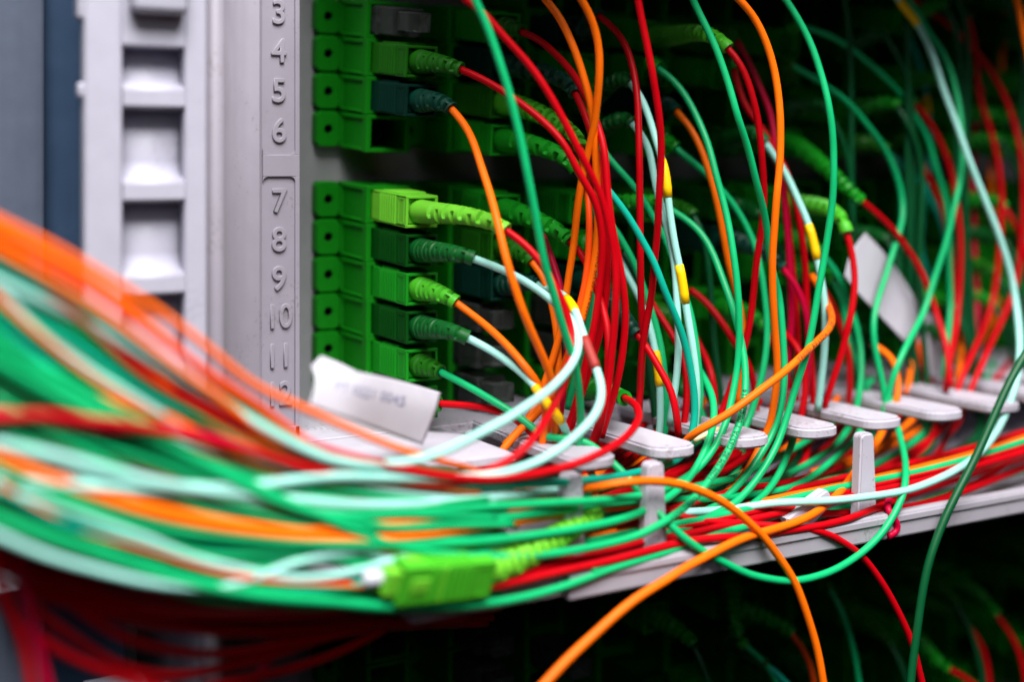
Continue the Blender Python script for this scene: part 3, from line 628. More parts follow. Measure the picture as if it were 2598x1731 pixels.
cord('G', 'green cable printed with black lettering, centre of the picture', [(1680,520,56),(1712,538,60),(1740,556),(1773,584,68),(1799,622),(1819,668,76),(1837,719),(1855,768,84),(1870,822),(1883,879,90),(1891,930),(1891,993,94),(1885,1044),(1867,1101,98),(1849,1144),(1826,1183,101),(1798,1223),(1765,1262,104),(1727,1297),(1681,1328,107),(1617,1361),(1528,1384,111),(1400,1407),(1300,1414,117),(1165,1411),(1046,1395,125),(957,1370),(860,1333,134),(760,1288),(655,1238,143),(560,1193),(450,1148,150),(330,1088),(200,1008,157),(80,930),(0,865,162),(-70,810,164)], True, 'g', 'g', 'ring', near=True, text=[(1800,1220,'1/2M SM 80 G657A 1 00 01 2014',0.0019,0.0,True),(1700,1316,'LSZH 2.0 FO 72',0.0017,0.3,True)])
cord('O', 'orange cable standing upright in the right half, entering at the top', [(1830,-50,92),(1878,0,94),(1906,31),(1929,71),(1949,120,96),(1965,179),(1975,242),(1980,306,98),(1980,370),(1978,425),(1970,502,98),(1965,579),(1960,642,96),(1960,732),(1963,790,94),(1967,853),(1972,917,92),(1970,981),(1962,1032,90),(1957,1070),(1936,1119,88),(1897,1193),(1872,1229,90),(1834,1257),(1780,1285,92),(1700,1305,94)])
cord('R', 'red patch cord with bright leaf green boot near the top centre', [(1847,122,80),(1875,153,83),(1896,199),(1911,250,86),(1924,306),(1932,383,86),(1935,425),(1939,489,84),(1935,560),(1924,630,80),(1916,693),(1910,765,78),(1901,828),(1890,880,76),(1855,981),(1837,1032,72),(1820,1070,72)], True, 'g', 'm', 'ring', near=False)
cord('G', 'green cable bowing right of the upright orange cable, entering at the top', [(1960,-50,88),(1995,0,90),(2018,36),(2041,77),(2062,122,94),(2080,179),(2095,230),(2105,281,98),(2113,344),(2115,398),(2115,451,98),(2113,502),(2105,566),(2097,617,96),(2087,681),(2077,732),(2068,790,95),(2054,866),(2041,917),(2023,968,94),(2008,1019),(1993,1068,94),(1979,1114),(1956,1160,95),(1926,1208),(1892,1252,97),(1850,1288),(1800,1312,99),(1740,1342),(1640,1365,101)])
cord('G', 'green cable passing between two teeth under the upright orange cable', [(2020,1090,84),(2000,1152,88),(1974,1208),(1941,1254,94),(1910,1280),(1872,1308,98),(1821,1341),(1770,1369,102),(1700,1396),(1600,1425,106),(1500,1448,109)])
cord('G', 'green cable slanting behind the upright orange cable', [(1715,375,50),(1743,400,53),(1789,438),(1837,489,58),(1868,528),(1893,573,62),(1914,617),(1932,693,68),(1942,776),(1947,840,72),(1942,904),(1934,955,74),(1919,1006),(1901,1065,74),(1870,1130,76)], True, 'g', 'g', 'ring', near=False)
cord('O', 'orange patch cord with dark teal boot, dim, left of the upright orange cable', [(1717,283,52),(1743,311,56),(1766,349),(1784,390,62),(1799,438),(1814,489,66),(1827,553),(1837,604,68),(1847,665),(1868,740,68),(1882,802),(1886,843,68),(1880,950,68),(1870,1030,68)], True, 't', 't', 'ring', near=False)
cord('R', 'red cable crossing behind the printed green cable', [(1750,735,58),(1776,751,60),(1804,782),(1830,815,66),(1850,845),(1868,880,70),(1893,910),(1909,955,72),(1917,1006),(1920,1070,72)])
cord('K', 'shaded crimson cable in the dim bunch right of the upright orange cable', [(1870,105,44),(1893,140,46),(1914,191),(1934,235,52),(1957,293),(1967,370,58),(1980,440),(1992,528,62),(2000,620),(2005,720,64),(2008,820),(2000,920,64),(1990,1010,64),(1985,1060,64)], True, 'o', 'o', 'ring', near=False)
cord('R', 'dark red cable in the dim bunch right of the upright orange cable', [(1863,176,48),(1881,250,52),(1906,293),(1939,332,58),(1975,395),(1998,438,64),(2018,515),(2031,579,68),(2041,655),(2046,732,68),(2046,800),(2057,904,68),(2062,981),(2063,1040,68)], True, 'g', 'g', 'ring', near=False)
cord('R', 'dark red cable pressed against the upright orange cable', [(1900,330,55),(1945,370,60),(1975,420,64),(1992,500),(2002,600,66),(2012,700),(2020,800,66),(2024,900),(2020,1000,66),(2012,1060,66)])
cord('K', 'crimson cable leaving a dark boot right of the upright orange cable', [(1983,678,66),(2008,706,68),(2029,739),(2044,783,72),(2051,830),(2052,900,72),(2044,1000,72),(2035,1060,72)], True, 't', 't', 'ring', near=False)
cord('R', 'bright red cable arching down to the fourth tooth', [(1975,835,66),(1998,851,70),(2018,873),(2034,904,76),(2044,955),(2040,1019,78),(2030,1070,78)])
cord('C', 'pale cyan cable with yellow sleeve in the right half', [(1940,360,64),(1965,395,66),(2003,456),(2018,494,72),(2041,543),(2049,558,76),(2072,650),(2077,681,80),(2090,744),(2095,815,82),(2092,879),(2087,942,80),(2080,993),(2074,1045,78)], True, 'd', 'd', 'ring', near=False, sleeves=[(2049,558,2072,650,M_YEL)])
cord('R', 'red patch cord with speckled leaf green boot in the right half', [(2148,589,76),(2159,630,78),(2168,681),(2169,732,82),(2165,770),(2156,810,82),(2146,853),(2138,891,80),(2123,937),(2105,988,78),(2090,1040,76)], True, 'g', 'm', 'ring', near=False)
cord('R', 'red patch cord passing in front of the far white label', [(2182,507,66),(2229,545,70),(2267,584),(2295,622,76),(2326,668),(2351,720,80),(2366,765),(2380,810,82),(2394,853),(2405,899,82),(2410,985,80)], True, 'g', 'g', 'ring', near=False)
cord('O', 'orange cable with black print bending sharply and crossing to the second tooth', [(2060,700,70),(2085,742,76),(2106,788,86),(2113,812,90),(2100,842,93),(2072,866),(2034,904,97),(1995,940),(1957,970,99),(1919,998),(1875,1032,99),(1830,1062),(1768,1095,94),(1730,1130,88),(1690,1185,86),(1640,1230,88)], text=[(2020,917,'TF0201 AV LSZH 11 SM OF 2 0 M G652D 07 19 N2',0.0019,0.35,True)])
cord('O', 'orange cable with black print arching over the second peg and hanging down', [(2095,1790,138),(2088,1731,137),(2079,1675),(2066,1620,134),(2044,1551),(2019,1482,129),(1998,1446),(1974,1412,124),(1941,1366),(1910,1336,119),(1880,1308),(1846,1282,116),(1808,1259),(1770,1244,113),(1732,1231),(1693,1223,111),(1655,1221),(1617,1221,110),(1579,1226),(1522,1236,104),(1430,1250,97),(1385,1257),(1283,1278,106),(1206,1291),(1130,1310,116),(1000,1327),(900,1337,128),(783,1350),(604,1332,144),(510,1315),(383,1288,152),(230,1250),(100,1203,160),(0,1155,163),(-80,1120,164)], text=[(1852,1286,'FTTH 04 SM NA 0257 2.0MM G657A LSZH 2014 08 21 17 M 0 ',0.0018,0.95,False)])
cord('O', 'thick orange cable crossing the lip and leaving at the bottom edge', [(1340,1790,146),(1388,1731,143),(1424,1690),(1466,1649,139),(1521,1599),(1576,1549,134),(1631,1508),(1687,1475,128),(1742,1439),(1797,1411,122),(1852,1381),(1908,1359,116),(1950,1348),(2000,1333,111),(2051,1313),(2089,1287,105),(2122,1259),(2148,1229,98),(2166,1203),(2179,1185,92),(2205,1150),(2232,1110,82),(2245,1080,78)], r=1.05)
cord('R', 'bright red cable lying along the tray lip below the pale cyan one', [(2300,1265,98),(2250,1280,103),(2204,1297),(2166,1313,107),(2115,1328),(2064,1338,109),(2000,1347),(1910,1361,108),(1820,1365),(1732,1376,106),(1630,1402),(1528,1428,109),(1425,1450),(1320,1475,114),(1224,1494),(1105,1514,122),(950,1540,112),(800,1556),(650,1562,106),(450,1560),(300,1545,102),(150,1500),(0,1442,100),(-80,1405,100)])
cord('R', 'red cable leaving the right edge and lying on the tray floor', [(2660,1110,90),(2598,1150,92),(2561,1172),(2510,1208,96),(2459,1234),(2383,1267,101),(2332,1282),(2290,1290,101),(2200,1300),(2080,1305,98),(1950,1320,96),(1850,1340,96)])
cord('R', 'red cable dropping over the lip and leaving at the lower right', [(1640,1262,90),(1700,1297,96),(1719,1310),(1757,1320,99),(1808,1324),(1885,1330,102),(1960,1335),(2040,1341,107),(2089,1352),(2122,1366,111),(2153,1387),(2176,1400,114),(2211,1441),(2245,1491,119),(2275,1546),(2300,1598,124),(2316,1639),(2327,1683,127),(2338,1731),(2352,1790,130)])
cord('N', 'dark green cable hanging in front at the right edge', [(2640,830,128),(2598,904,129),(2560,972),(2525,1050,130),(2497,1114),(2467,1178,131),(2434,1241),(2408,1292,132),(2385,1345),(2360,1414,132),(2344,1482),(2333,1551,132),(2322,1634),(2313,1703,132),(2306,1790,132)], r=1.1)
cord('C', 'long pale cyan cable with yellow sleeve bowing along the right edge into the tray', [(2240,-60,72),(2280,0,74),(2331,64),(2343,89,78),(2361,128),(2379,179,82),(2394,230),(2412,276,86),(2433,332),(2450,383,90),(2471,438),(2489,482,92),(2509,533),(2530,584,94),(2547,635),(2563,686,95),(2572,732),(2580,785,96),(2587,853),(2586,917,97),(2576,981),(2560,1030,98),(2535,1085),(2497,1139,101),(2459,1172),(2408,1203,104),(2357,1226),(2306,1244,107),(2255,1254),(2179,1264,108),(2102,1272),(2000,1275,104),(1948,1279),(1900,1287,99),(1834,1295),(1700,1303,95)], sleeves=[(2280,0,2331,64,M_YEL)])
cord('G', 'green cable beside the long pale cyan cable at the upper right', [(2270,-50,68),(2320,20,72),(2351,77),(2382,115,76),(2407,166),(2422,217,80),(2433,268),(2440,332,84),(2441,383),(2440,426,86),(2433,477),(2420,528,87),(2407,591),(2392,642,87),(2371,706),(2347,785,86),(2318,843),(2287,904,84),(2267,955),(2252,1006,80),(2240,1050,80)])
cord('G', 'shaded green cable sloping through the upper right connectors', [(2030,66,48),(2073,77,50),(2114,94),(2160,122,54),(2208,163),(2254,204,60),(2292,250),(2326,301,66),(2356,357),(2374,426,70),(2392,477),(2402,528,72),(2407,600),(2409,700,72),(2412,777),(2405,853,72),(2395,960,72)], True, 'g', 'g', 'ring', near=False)
cord('G', 'green cable with an S bend in front of the far white label', [(2010,165,46),(2050,189,48),(2106,224),(2147,255,54),(2178,288),(2208,327,60),(2241,370),(2262,413,64),(2280,459),(2290,510,68),(2290,558),(2277,604,72),(2262,650),(2246,706,74),(2227,760),(2215,815,76),(2217,866),(2226,917,76),(2239,968),(2246,1014,76),(2246,1060,76)], True, 'o', 'o', 'ring', near=False)
cord('T', 'dim teal-green cable slanting into the green one right of the far label', [(2200,345,50),(2241,380,54),(2280,413),(2318,446,58),(2348,482),(2369,520,62),(2387,558),(2402,620,64),(2412,720,66)])
cord('T', 'dim teal cable with small yellow sleeve at the upper right', [(2240,-5,40),(2267,33,43),(2300,77),(2320,128,47),(2336,173),(2346,217,50),(2349,242),(2356,293,52),(2361,350),(2356,430,54),(2343,510),(2338,566,56),(2333,617),(2341,660,57),(2365,730,58)], sleeves=[(2349,242,2356,293,M_YEL)])
cord('R', 'red patch cord with dim boot right of the small yellow sleeve', [(2320,263,60),(2343,288,62),(2369,327),(2394,378,68),(2409,420),(2420,471,70),(2429,528),(2437,604,74),(2437,680),(2433,751,76),(2428,815),(2417,879,76),(2407,930),(2399,993,76)], True, 'o', 'o', 'ring', near=False)
cord('R', 'red patch cord with dim boot left of the long pale cyan cable', [(2320,378,58),(2331,408,60),(2356,451),(2377,494,64),(2391,535),(2404,590,66),(2418,680,68),(2424,780,68),(2420,880,68)], True, 'o', 'o', 'ring', near=False)
cord('R', 'bright red cable sweeping along the far right edge', [(2310,-5,56),(2356,26,60),(2407,64),(2448,102,66),(2484,140),(2514,179,72),(2542,230),(2563,281,76),(2578,332),(2590,383,79),(2596,450),(2597,528,80),(2593,604),(2587,670,80),(2572,740),(2552,790,80),(2530,838),(2505,892,79),(2480,950),(2458,1001,78),(2440,1050,78)])
cord('R', 'red patch cord with dark boot at the upper right corner', [(2455,45,56),(2471,102,60),(2479,166),(2481,230,64),(2491,268),(2509,319,68),(2524,370),(2536,438,72),(2542,502),(2540,566,74),(2534,650),(2524,740,74),(2506,805),(2480,870,74),(2447,942),(2428,993,73),(2415,1050,73)], True, 'd', 'd', 'ring', near=False)
cord('K', 'dark crimson cable deep among the far right reds', [(2440,230,44),(2473,319,48),(2470,400),(2468,489,52),(2473,553),(2472,640,54),(2479,732),(2480,790,56),(2468,879),(2433,965,58),(2420,1010,58)], True, 'o', 'o', 'ring', near=False)
cord('O', 'dim orange cable falling near the upper right corner', [(2535,-60,42),(2542,0,42),(2545,64),(2543,128,44),(2540,179),(2535,230,46),(2527,293),(2522,357,48),(2512,430),(2517,515,50),(2526,580),(2530,680,52),(2534,764,54),(2500,850,56),(2440,920,58),(2428,1005,60)])
cord('O', 'orange cable cutting the upper right corner', [(2565,-50,96),(2581,0,96),(2588,38),(2597,86,97),(2612,160,98),(2622,260,98)])
cord('V', 'dim orange cable crossing below the far white label', [(2190,640,46),(2203,733,52),(2254,769),(2280,802,56),(2305,835),(2332,880,60),(2345,940,62)])
cord('O', 'orange cable curling beside the fifth tooth', [(2215,875,70),(2239,889,74),(2264,909),(2275,940,80),(2280,981),(2274,1026,82),(2262,1070,82)])
cord('G', 'green cable standing behind the crossing red cables, right half', [(2080,640,52),(2105,668,54),(2131,706),(2150,757,58),(2166,805),(2179,850,62),(2185,900),(2186,942,66),(2180,1006,68),(2170,1050,68)], True, 'g', 'g', 'ring', near=False)
cord('R', 'red cable crossing another red cable above the fifth tooth', [(2085,730,58),(2108,765,60),(2128,815),(2146,860,64),(2155,917),(2156,1001,66),(2152,1050,66)])
cord('R', 'thin dim red cable left of the far right red bunch', [(2280,810,54),(2302,850,56),(2328,904),(2345,950,60),(2352,1000,60)])
cord('O', 'short stretch of orange cable standing on the sixth tooth', [(2300,850,60),(2312,900,62),(2308,955),(2300,1000,66)])
cord('O', 'short orange stretch among the far right reds', [(2445,840,62),(2436,917,64),(2430,981),(2425,1030,68)])
cord('K', 'crimson loop hanging over the tray lip', [(2262,1255,98),(2252,1275,104),(2250,1297,109.5),(2264,1313,110),(2281,1326,110.5),(2285,1345,110.5),(2273,1360,110),(2252,1362,109)])
# cables in the tray on the right
cord('G', 'green cable coming down between two teeth and running left behind the pegs', [(2190,1075,74),(2173,1114,78),(2140,1144),(2102,1178,84),(2051,1216),(2000,1240,90),(1923,1254),(1834,1264,94),(1757,1267),(1693,1268,94),(1600,1277,95),(1500,1292,97),(1400,1312,100)])
cord('G', 'dim green cable one place deeper in the tray, right of centre', [(2155,1085,68),(2122,1129,72),(2064,1170),(2000,1203,78),(1945,1234),(1880,1268,84),(1780,1290,88)])
cord('G', 'green cable entering from the right edge above the pale cyan one', [(2660,1095,84),(2598,1119,86),(2548,1137),(2485,1160,90),(2408,1175),(2344,1188,92),(2293,1203),(2242,1216,92),(2179,1239),(2100,1262,92),(1990,1285,92),(1900,1300,92)])
cord('G', 'long lowest green cable running the length of the tray front', [(2140,1240,92),(2080,1275,96),(2035,1288),(1961,1310,100),(1910,1331),(1834,1354,104),(1757,1379),(1681,1405,106.5),(1604,1428),(1528,1452,109.5),(1493,1467),(1410,1496,113),(1300,1523),(1195,1537,120),(1076,1543),(957,1540,130),(838,1528),(699,1518,142),(565,1498),(446,1470,152),(327,1429),(208,1388,160),(119,1357),(0,1318,164),(-80,1290,165)])
cord('R', 'red cable in the tray behind the tall right peg', [(2385,1050,70),(2378,1076,72),(2357,1127),(2319,1165,78),(2255,1201),(2153,1212,84),(2077,1236),(2000,1262,88),(1900,1292,90)])
cord('R', 'red cable slanting down right of the tall right peg', [(2440,1050,66),(2434,1070,68),(2408,1101),(2383,1147,74),(2357,1172),(2329,1214,80),(2306,1234),(2250,1262,86),(2180,1285,88)])
cord('O', 'orange cable in the tray behind the tall right peg', [(2360,1060,64),(2344,1081,66),(2306,1106),(2268,1129,70),(2230,1152),(2166,1164,74),(2128,1174),(2060,1200,78)])
cord('O', 'orange cable low in the tray left of the second peg', [(1690,1268,92),(1604,1282,95),(1515,1292,98),(1400,1310,104),(1300,1327),(1181,1344,114),(1079,1358),(950,1368,128),(783,1366),(604,1347,146),(450,1320),(300,1280,156),(150,1226),(0,1165,163),(-80,1135,164)])
cord('G', 'green cable running straight left from the second peg', [(1650,1271,95),(1560,1277,98),(1450,1291,104),(1334,1306),(1206,1326,115),(1079,1338),(950,1336,128),(850,1319),(750,1291,140),(650,1250),(540,1192,149),(430,1140),(300,1082,156),(150,1012),(0,925,163),(-70,885,164)])
cord('C', 'pale cyan cable running left from the first peg across the tray', [(1600,1205,90),(1500,1231,96),(1410,1246,100),(1283,1259),(1155,1271,114),(1028,1281),(900,1282,126),(783,1272),(640,1258,142),(510,1245),(383,1222,154),(255,1186),(128,1154,161),(0,1128,164),(-80,1112,165)])
cord('V', 'orange-red cable standing between the first two pegs', [(1462,1120,80),(1487,1178,86),(1508,1213,92),(1512,1254,96),(1505,1300,97)])
cord('R', 'red cable sweeping from a green boot across the first tooth to the left', [(1585,1011,78),(1605,1021,86),(1620,1039,93),(1623,1057),(1613,1080,101),(1579,1119,106),(1528,1149,109),(1464,1178),(1400,1195,113),(1334,1208),(1232,1217,119),(1130,1210),(1028,1191,126),(951,1176),(860,1152,126),(740,1110),(600,1040,122),(450,965),(280,880,124),(120,800),(-60,720,126)], True, 'g', 'g', 'ring')
cord('W', 'thin cream cable end sticking out beside the second tooth', [(1825,1088,88),(1800,1098,90),(1782,1107,91),(1760,1120,90)])
# the loose foreground bundle at the left
cord('O', 'uppermost orange cable of the blurred left bundle', [(-60,530,158),(0,560,156),(150,632),(300,722,146),(420,800),(536,890,134),(640,975),(757,1030,120),(885,1088),(1000,1135,109),(1104,1168),(1193,1190,102),(1260,1212,98),(1330,1240,96)], r=0.78)
cord('O', 'second orange cable from the top of the blurred left bundle', [(-60,545,164),(0,585,162),(204,692),(306,762,152),(430,868),(560,985,136),(660,1052),(740,1108,124),(830,1155),(950,1186,114),(1100,1212),(1220,1240,104)], r=0.78)
cord('V', 'third orange cable from the top of the blurred left bundle', [(-60,575,167),(0,612,165),(180,700),(330,798,154),(470,905),(600,995,138),(680,1048),(757,1106,124),(830,1150),(920,1178,116),(1040,1200,110)], r=0.78)
cord('O', 'pale orange cable under the three top orange ones, left bundle', [(-60,600,168),(0,640,167),(200,752),(320,838,158),(450,935),(560,1015,146),(640,1078),(720,1132,134),(830,1175,124)], r=0.78)
cord('O', 'brownish shaded orange cable between green ones, left bundle', [(-60,640,150),(0,682,149),(102,745),(204,820,144),(306,898),(400,970,138),(500,1042),(600,1100,130),(720,1160,122)], r=0.78)
cord('G', 'topmost green cable of the blurred left bundle', [(-60,615,160),(0,655,159),(102,719),(204,794,153),(306,860),(420,932,145),(553,1030),(655,1105,134),(757,1158),(850,1192,122),(980,1215,114)], r=0.78)
cord('T', 'broad teal-green cable second below the orange ones, left bundle', [(-60,700,152),(0,742,151),(102,818),(204,888,147),(332,975),(434,1034,140),(561,1080),(640,1110,130),(732,1153),(850,1196,118)], r=0.78)
cord('G', 'green cable disappearing under the red band, left bundle', [(-60,760,152),(0,803,151),(102,872),(204,950,146),(300,1020),(400,1085,138),(500,1135),(640,1190,126)], r=0.78)
cord('G', 'shaded green cable above the red band at the left edge', [(-60,845,150),(0,885,149),(100,960),(200,1040,144),(320,1110),(450,1165,136),(600,1215,126)], r=0.78)
cord('R', 'red cable crossing the left bundle as a horizontal band', [(-60,1062,171),(0,1059,170),(128,1053),(204,1066,168),(332,1080),(434,1098,160),(561,1128),(640,1146,146),(720,1172),(820,1200,130),(950,1220,120)])
cord('K', 'second red cable twisted along the horizontal band, left bundle', [(-60,1045,168),(0,1048,168),(100,1062),(204,1078,166),(332,1090),(434,1088,160),(561,1116),(660,1150,144),(760,1185,132)], r=0.78)
cord('K', 'pinkish red cable between pale cyan ones at the left edge', [(-60,1165,158),(0,1184,157),(102,1206),(204,1212,153),(306,1224),(450,1246,143),(600,1268,134)], r=0.78)
cord('C', 'pale cyan cable in the upper middle of the left bundle', [(-60,1195,166),(0,1215,165),(128,1230),(260,1238,158),(383,1243),(510,1255,146),(640,1275),(783,1290,132),(950,1298,120)], r=0.78)
cord('C', 'pale cyan cable sweeping low through the left bundle', [(-60,1225,166),(0,1247,165),(128,1278),(255,1326,158),(383,1372),(505,1420,148),(654,1455),(740,1470,138),(838,1464),(927,1444,130),(1000,1420),(1090,1392,120)], r=0.78)
cord('C', 'lowest pale cyan cable at the bottom left of the bundle', [(-60,1335,168),(0,1362,167),(119,1412),(238,1446,160),(357,1476),(446,1489,152),(560,1492),(660,1465,142),(735,1432),(820,1412,134),(900,1402),(1000,1378,122)], r=0.78)
cord('G', 'green cable between the two low pale cyan ones, left bundle', [(-60,1290,166),(0,1318,165),(128,1370),(255,1412,158),(400,1450),(540,1480,146),(700,1500),(830,1500,132),(960,1480),(1080,1452,120)], r=0.78)
cord('G', 'shaded green cable in the lower middle of the left bundle', [(-60,1240,158),(0,1262,157),(128,1306),(255,1350,150),(383,1392),(520,1428,140),(654,1440),(783,1430,130),(930,1405),(1080,1372,116)], r=0.78)
cord('T', 'teal cable under the orange stripe, left bundle', [(-60,1255,152),(0,1275,151),(150,1300),(300,1335,146),(450,1372),(600,1400,136),(760,1415),(900,1402,126),(1050,1372,116)], r=0.78)
for i, (lab, dy, l0) in enumerate((('red cable just behind the lip, first of three below the first peg', -22, 103), ('red cable just behind the lip, second of three below the first peg', -44, 99), ('dark red cable just behind the lip, third of three below the first peg', -66, 94))):
    cord('RKR'[i], lab, [(1800, 1352 + dy * .7, l0 - 8), (1732, 1372 + dy * .8, l0 - 5), (1630, 1400 + dy, l0), (1528, 1428 + dy), (1425, 1452 + dy, l0 + 3), (1320, 1478 + dy), (1224, 1498 + dy, l0 + 8), (1105, 1520 + dy), (980, 1530 + dy, l0 + 12), (820, 1525 + dy), (640, 1500 + dy, l0 + 16), (460, 1460 + dy), (280, 1410 + dy, l0 + 20), (100, 1350 + dy), (-70, 1280 + dy, l0 + 22)])
# dim reds hanging under the tray at the lower left
RG = 'dim reds hanging under the left bundle'
cord('R', 'upper dim red cable sagging under the green cables at the lower left', [(-60,1410,106),(0,1437,106),(149,1488),(297,1530,102),(446,1556),(595,1570,99),(780,1574),(897,1564,94),(1000,1550),(1120,1528,90)], group=RG)
cord('R', 'dim red cable just below the upper sagging red one', [(-60,1450,103),(0,1475,103),(149,1525),(297,1568,100),(446,1595),(595,1606,97),(760,1602),(897,1585,92),(1020,1562),(1140,1535,87)], group=RG)
cord('R', 'red cable sagging deep with dark gaps above it, lower left', [(60,1460,102),(120,1495,101),(208,1555),(297,1613,100),(446,1654),(595,1660,97),(689,1641),(838,1616,92),(987,1576),(1080,1545,88)], group=RG)
cord('R', 'lowest sagging red cable touching the bottom edge, lower left', [(40,1490,101),(104,1560,101),(149,1593),(238,1652,99),(297,1688),(416,1715,97),(535,1702),(654,1675,93),(778,1635),(890,1600,90)], group=RG)
cord('R', 'red cable leaving through the bottom edge near the left corner', [(70,1590,102),(119,1634,102),(208,1682,101),(297,1716),(400,1745,99),(500,1770,98)], group=RG)
cord('R', 'red cable rising from the bottom edge to the right, lower left', [(520,1742,94),(600,1727,93),(719,1704),(838,1665,90),(957,1608),(1030,1562,86),(1080,1530,85)], group=RG)
cord('K', 'crimson cable hanging straight down in the lower left corner', [(50,1400,106),(62,1474,105),(77,1569),(98,1643,103),(119,1731),(132,1790,103)], group=RG)
cord('R', 'red cable hanging at the very left edge of the lower corner', [(-20,1440,106),(6,1509,105),(39,1575),(65,1658,103),(79,1731),(86,1790,103)], group=RG)
cord('K', 'short crimson cable in front of the lower number strip', [(745,1600,90),(710,1646,90),(668,1688),(645,1731,90),(620,1790,90)], group=RG)
# dim cords of the panel below the tray
LG = 'dim cords of the lower panel'
cord('R', 'dim red cord with green boot low at the right, below the tray', [(2404,1698,58),(2460,1728,62),(2500,1770,64),(2530,1830,66)], True, 'g', 'g', 'ring', group=LG, near=False)
cord('R', 'dim red cord with green boot at the lower right edge', [(2528,1562,60),(2560,1604,64),(2583,1648),(2598,1700,68),(2604,1790,68)], True, 'g', 'g', 'ring', group=LG, near=False)
cord('R', 'very dim red cord in the lower right shade', [(2440,1570,52),(2480,1620,56),(2504,1680,58),(2512,1790,60)], True, 'o', 'o', 'ring', group=LG, near=False)
cord('T', 'dim teal cord at the bottom edge below the tray', [(1945,1690,54),(1985,1720,58),(2020,1770,60)], True, 'd', 'd', 'ring', group=LG, near=False)
cord('V', 'dim orange-red cord below the tray, centre right', [(2010,1610,50),(2040,1650,54),(2060,1700,56),(2070,1790,58)], True, 'g', 'g', 'ring', group=LG, near=False)
cord('G', 'dim green cord below the tray, left of the hanging orange cable', [(1890,1640,50),(1940,1680,54),(1975,1740,56),(1990,1800,58)], True, 'g', 'g', 'ring', group=LG, near=False)

# fillers that can be seen only as a dim mass between the cables above
rnd = random.Random(11)
def jit(pts, a, dl):
    off = (rnd.uniform(-a, a), rnd.uniform(-a, a)); lo = rnd.uniform(*dl)
    return [(p[0] + off[0] + rnd.uniform(-a * .3, a * .3), p[1] + off[1] + rnd.uniform(-a * .3, a * .3)) + ((p[2] + lo,) if len(p) > 2 else ()) for p in pts]
DG = 'dark reds deep in the tray'
for i in range(9):
    x = 1560 + i * 62; dy = -i * 9
    cord('R', 'dark red cable deep in the tray behind the front cables', jit([(x + 130, 1060 + dy, 58), (x + 90, 1120 + dy, 64), (x + 20, 1180 + dy, 70), (x - 70, 1225 + dy * .6, 74), (x - 190, 1262 + dy * .3, 80), (x - 330, 1290, 86)], 14, (-4, 4)), group=DG, near=False)
for i in range(5):
    x = 1480 + i * 150; dy = -i * 14
    cord('R', 'dark red cable deep in the tray behind the front cables', jit([(x + 60, 1110 + dy, 56), (x + 20, 1170 + dy, 62), (x - 50, 1215 + dy, 70), (x - 160, 1245 + dy * .5, 76), (x - 280, 1275, 84)], 14, (-3, 3)), group=DG, near=False)
for i in range(13):
    x = 1530 + i * 78; dy = -i * 11
    cord('RROG'[i % 4], 'dim cable deep in the tray behind the grey teeth', jit([(x + 120, 1050 + dy, 52), (x + 80, 1105 + dy, 58), (x + 10, 1165 + dy, 64), (x - 90, 1208 + dy * .6, 70), (x - 220, 1246 + dy * .3, 78), (x - 350, 1280, 84)], 22, (-4, 8)), group='dim cables deep in the tray', near=False)
for i in range(9):
    x = 1750 + i * 105; dy = -i * 10
    cord('GRGRO'[i % 5], 'cable lying flat in the tray among the front cables', jit([(x + 260, 1205 + dy, 84), (x + 120, 1238 + dy, 90), (x, 1266 + dy * .8, 94), (x - 140, 1300 + dy * .6, 98), (x - 300, 1335 + dy * .3, 100)], 22, (-6, 3)), group='cables lying flat in the tray', near=False)
for i, (cc, dy, l0) in enumerate((('R', -14, 102), ('R', -30, 99), ('G', -40, 101), ('R', -52, 96), ('O', -62, 95), ('R', -72, 92))):
    cord(cc, '%s cable lying along the inside of the tray lip, %s from the lip' % (CNAME[cc], ORD[i]), jit([(2660, 1150 + dy, l0), (2500, 1200 + dy, l0), (2330, 1245 + dy, l0), (2150, 1285 + dy, l0), (1980, 1322 + dy, l0), (1800, 1362 + dy, l0), (1640, 1395 + dy, l0), (1500, 1422 + dy, l0 + 1), (1380, 1440 + dy, l0 + 2)], 9, (-2, 1)), group='cables along the tray lip')
UG = 'shaded greens under the left bundle'
base = [[(-60, 690, 146), (120, 830, 142), (320, 985, 134), (520, 1110, 126), (760, 1205, 114), (1000, 1250, 106), (1250, 1262, 98)],
        [(-60, 900, 148), (120, 1000, 144), (320, 1110, 136), (520, 1190, 128), (760, 1262, 116), (1000, 1300, 108), (1250, 1310, 100)],
        [(-60, 1060, 150), (120, 1150, 146), (320, 1220, 138), (520, 1290, 130), (760, 1345, 118), (1000, 1365, 110), (1250, 1360, 102)],
        [(-60, 1230, 152), (120, 1310, 148), (320, 1390, 140), (520, 1440, 132), (760, 1470, 120), (1000, 1468, 110), (1250, 1440, 102)]]
for i in range(16):  # mostly dark jackets: their colour stands in for shade in the gaps
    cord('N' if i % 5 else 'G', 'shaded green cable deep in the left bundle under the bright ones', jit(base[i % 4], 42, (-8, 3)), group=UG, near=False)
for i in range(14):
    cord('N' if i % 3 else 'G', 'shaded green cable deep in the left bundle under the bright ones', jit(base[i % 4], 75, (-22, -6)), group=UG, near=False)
for i in range(24):  # added deeper to keep light off the rail; dark colour stands for shade
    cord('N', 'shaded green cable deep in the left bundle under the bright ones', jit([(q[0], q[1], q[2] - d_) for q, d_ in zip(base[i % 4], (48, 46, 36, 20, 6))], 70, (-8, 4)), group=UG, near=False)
MG = 'shaded reds deep in the left bundle'
for i in range(20):
    cord('R', 'shaded red cable deep at the bottom of the left bundle', jit([(-60, 1330, 104), (120, 1420, 102), (320, 1500, 99), (520, 1545, 96), (760, 1560, 92), (1000, 1550, 88), (1200, 1530, 86)], 60, (-14, 4)), group=MG, near=False)
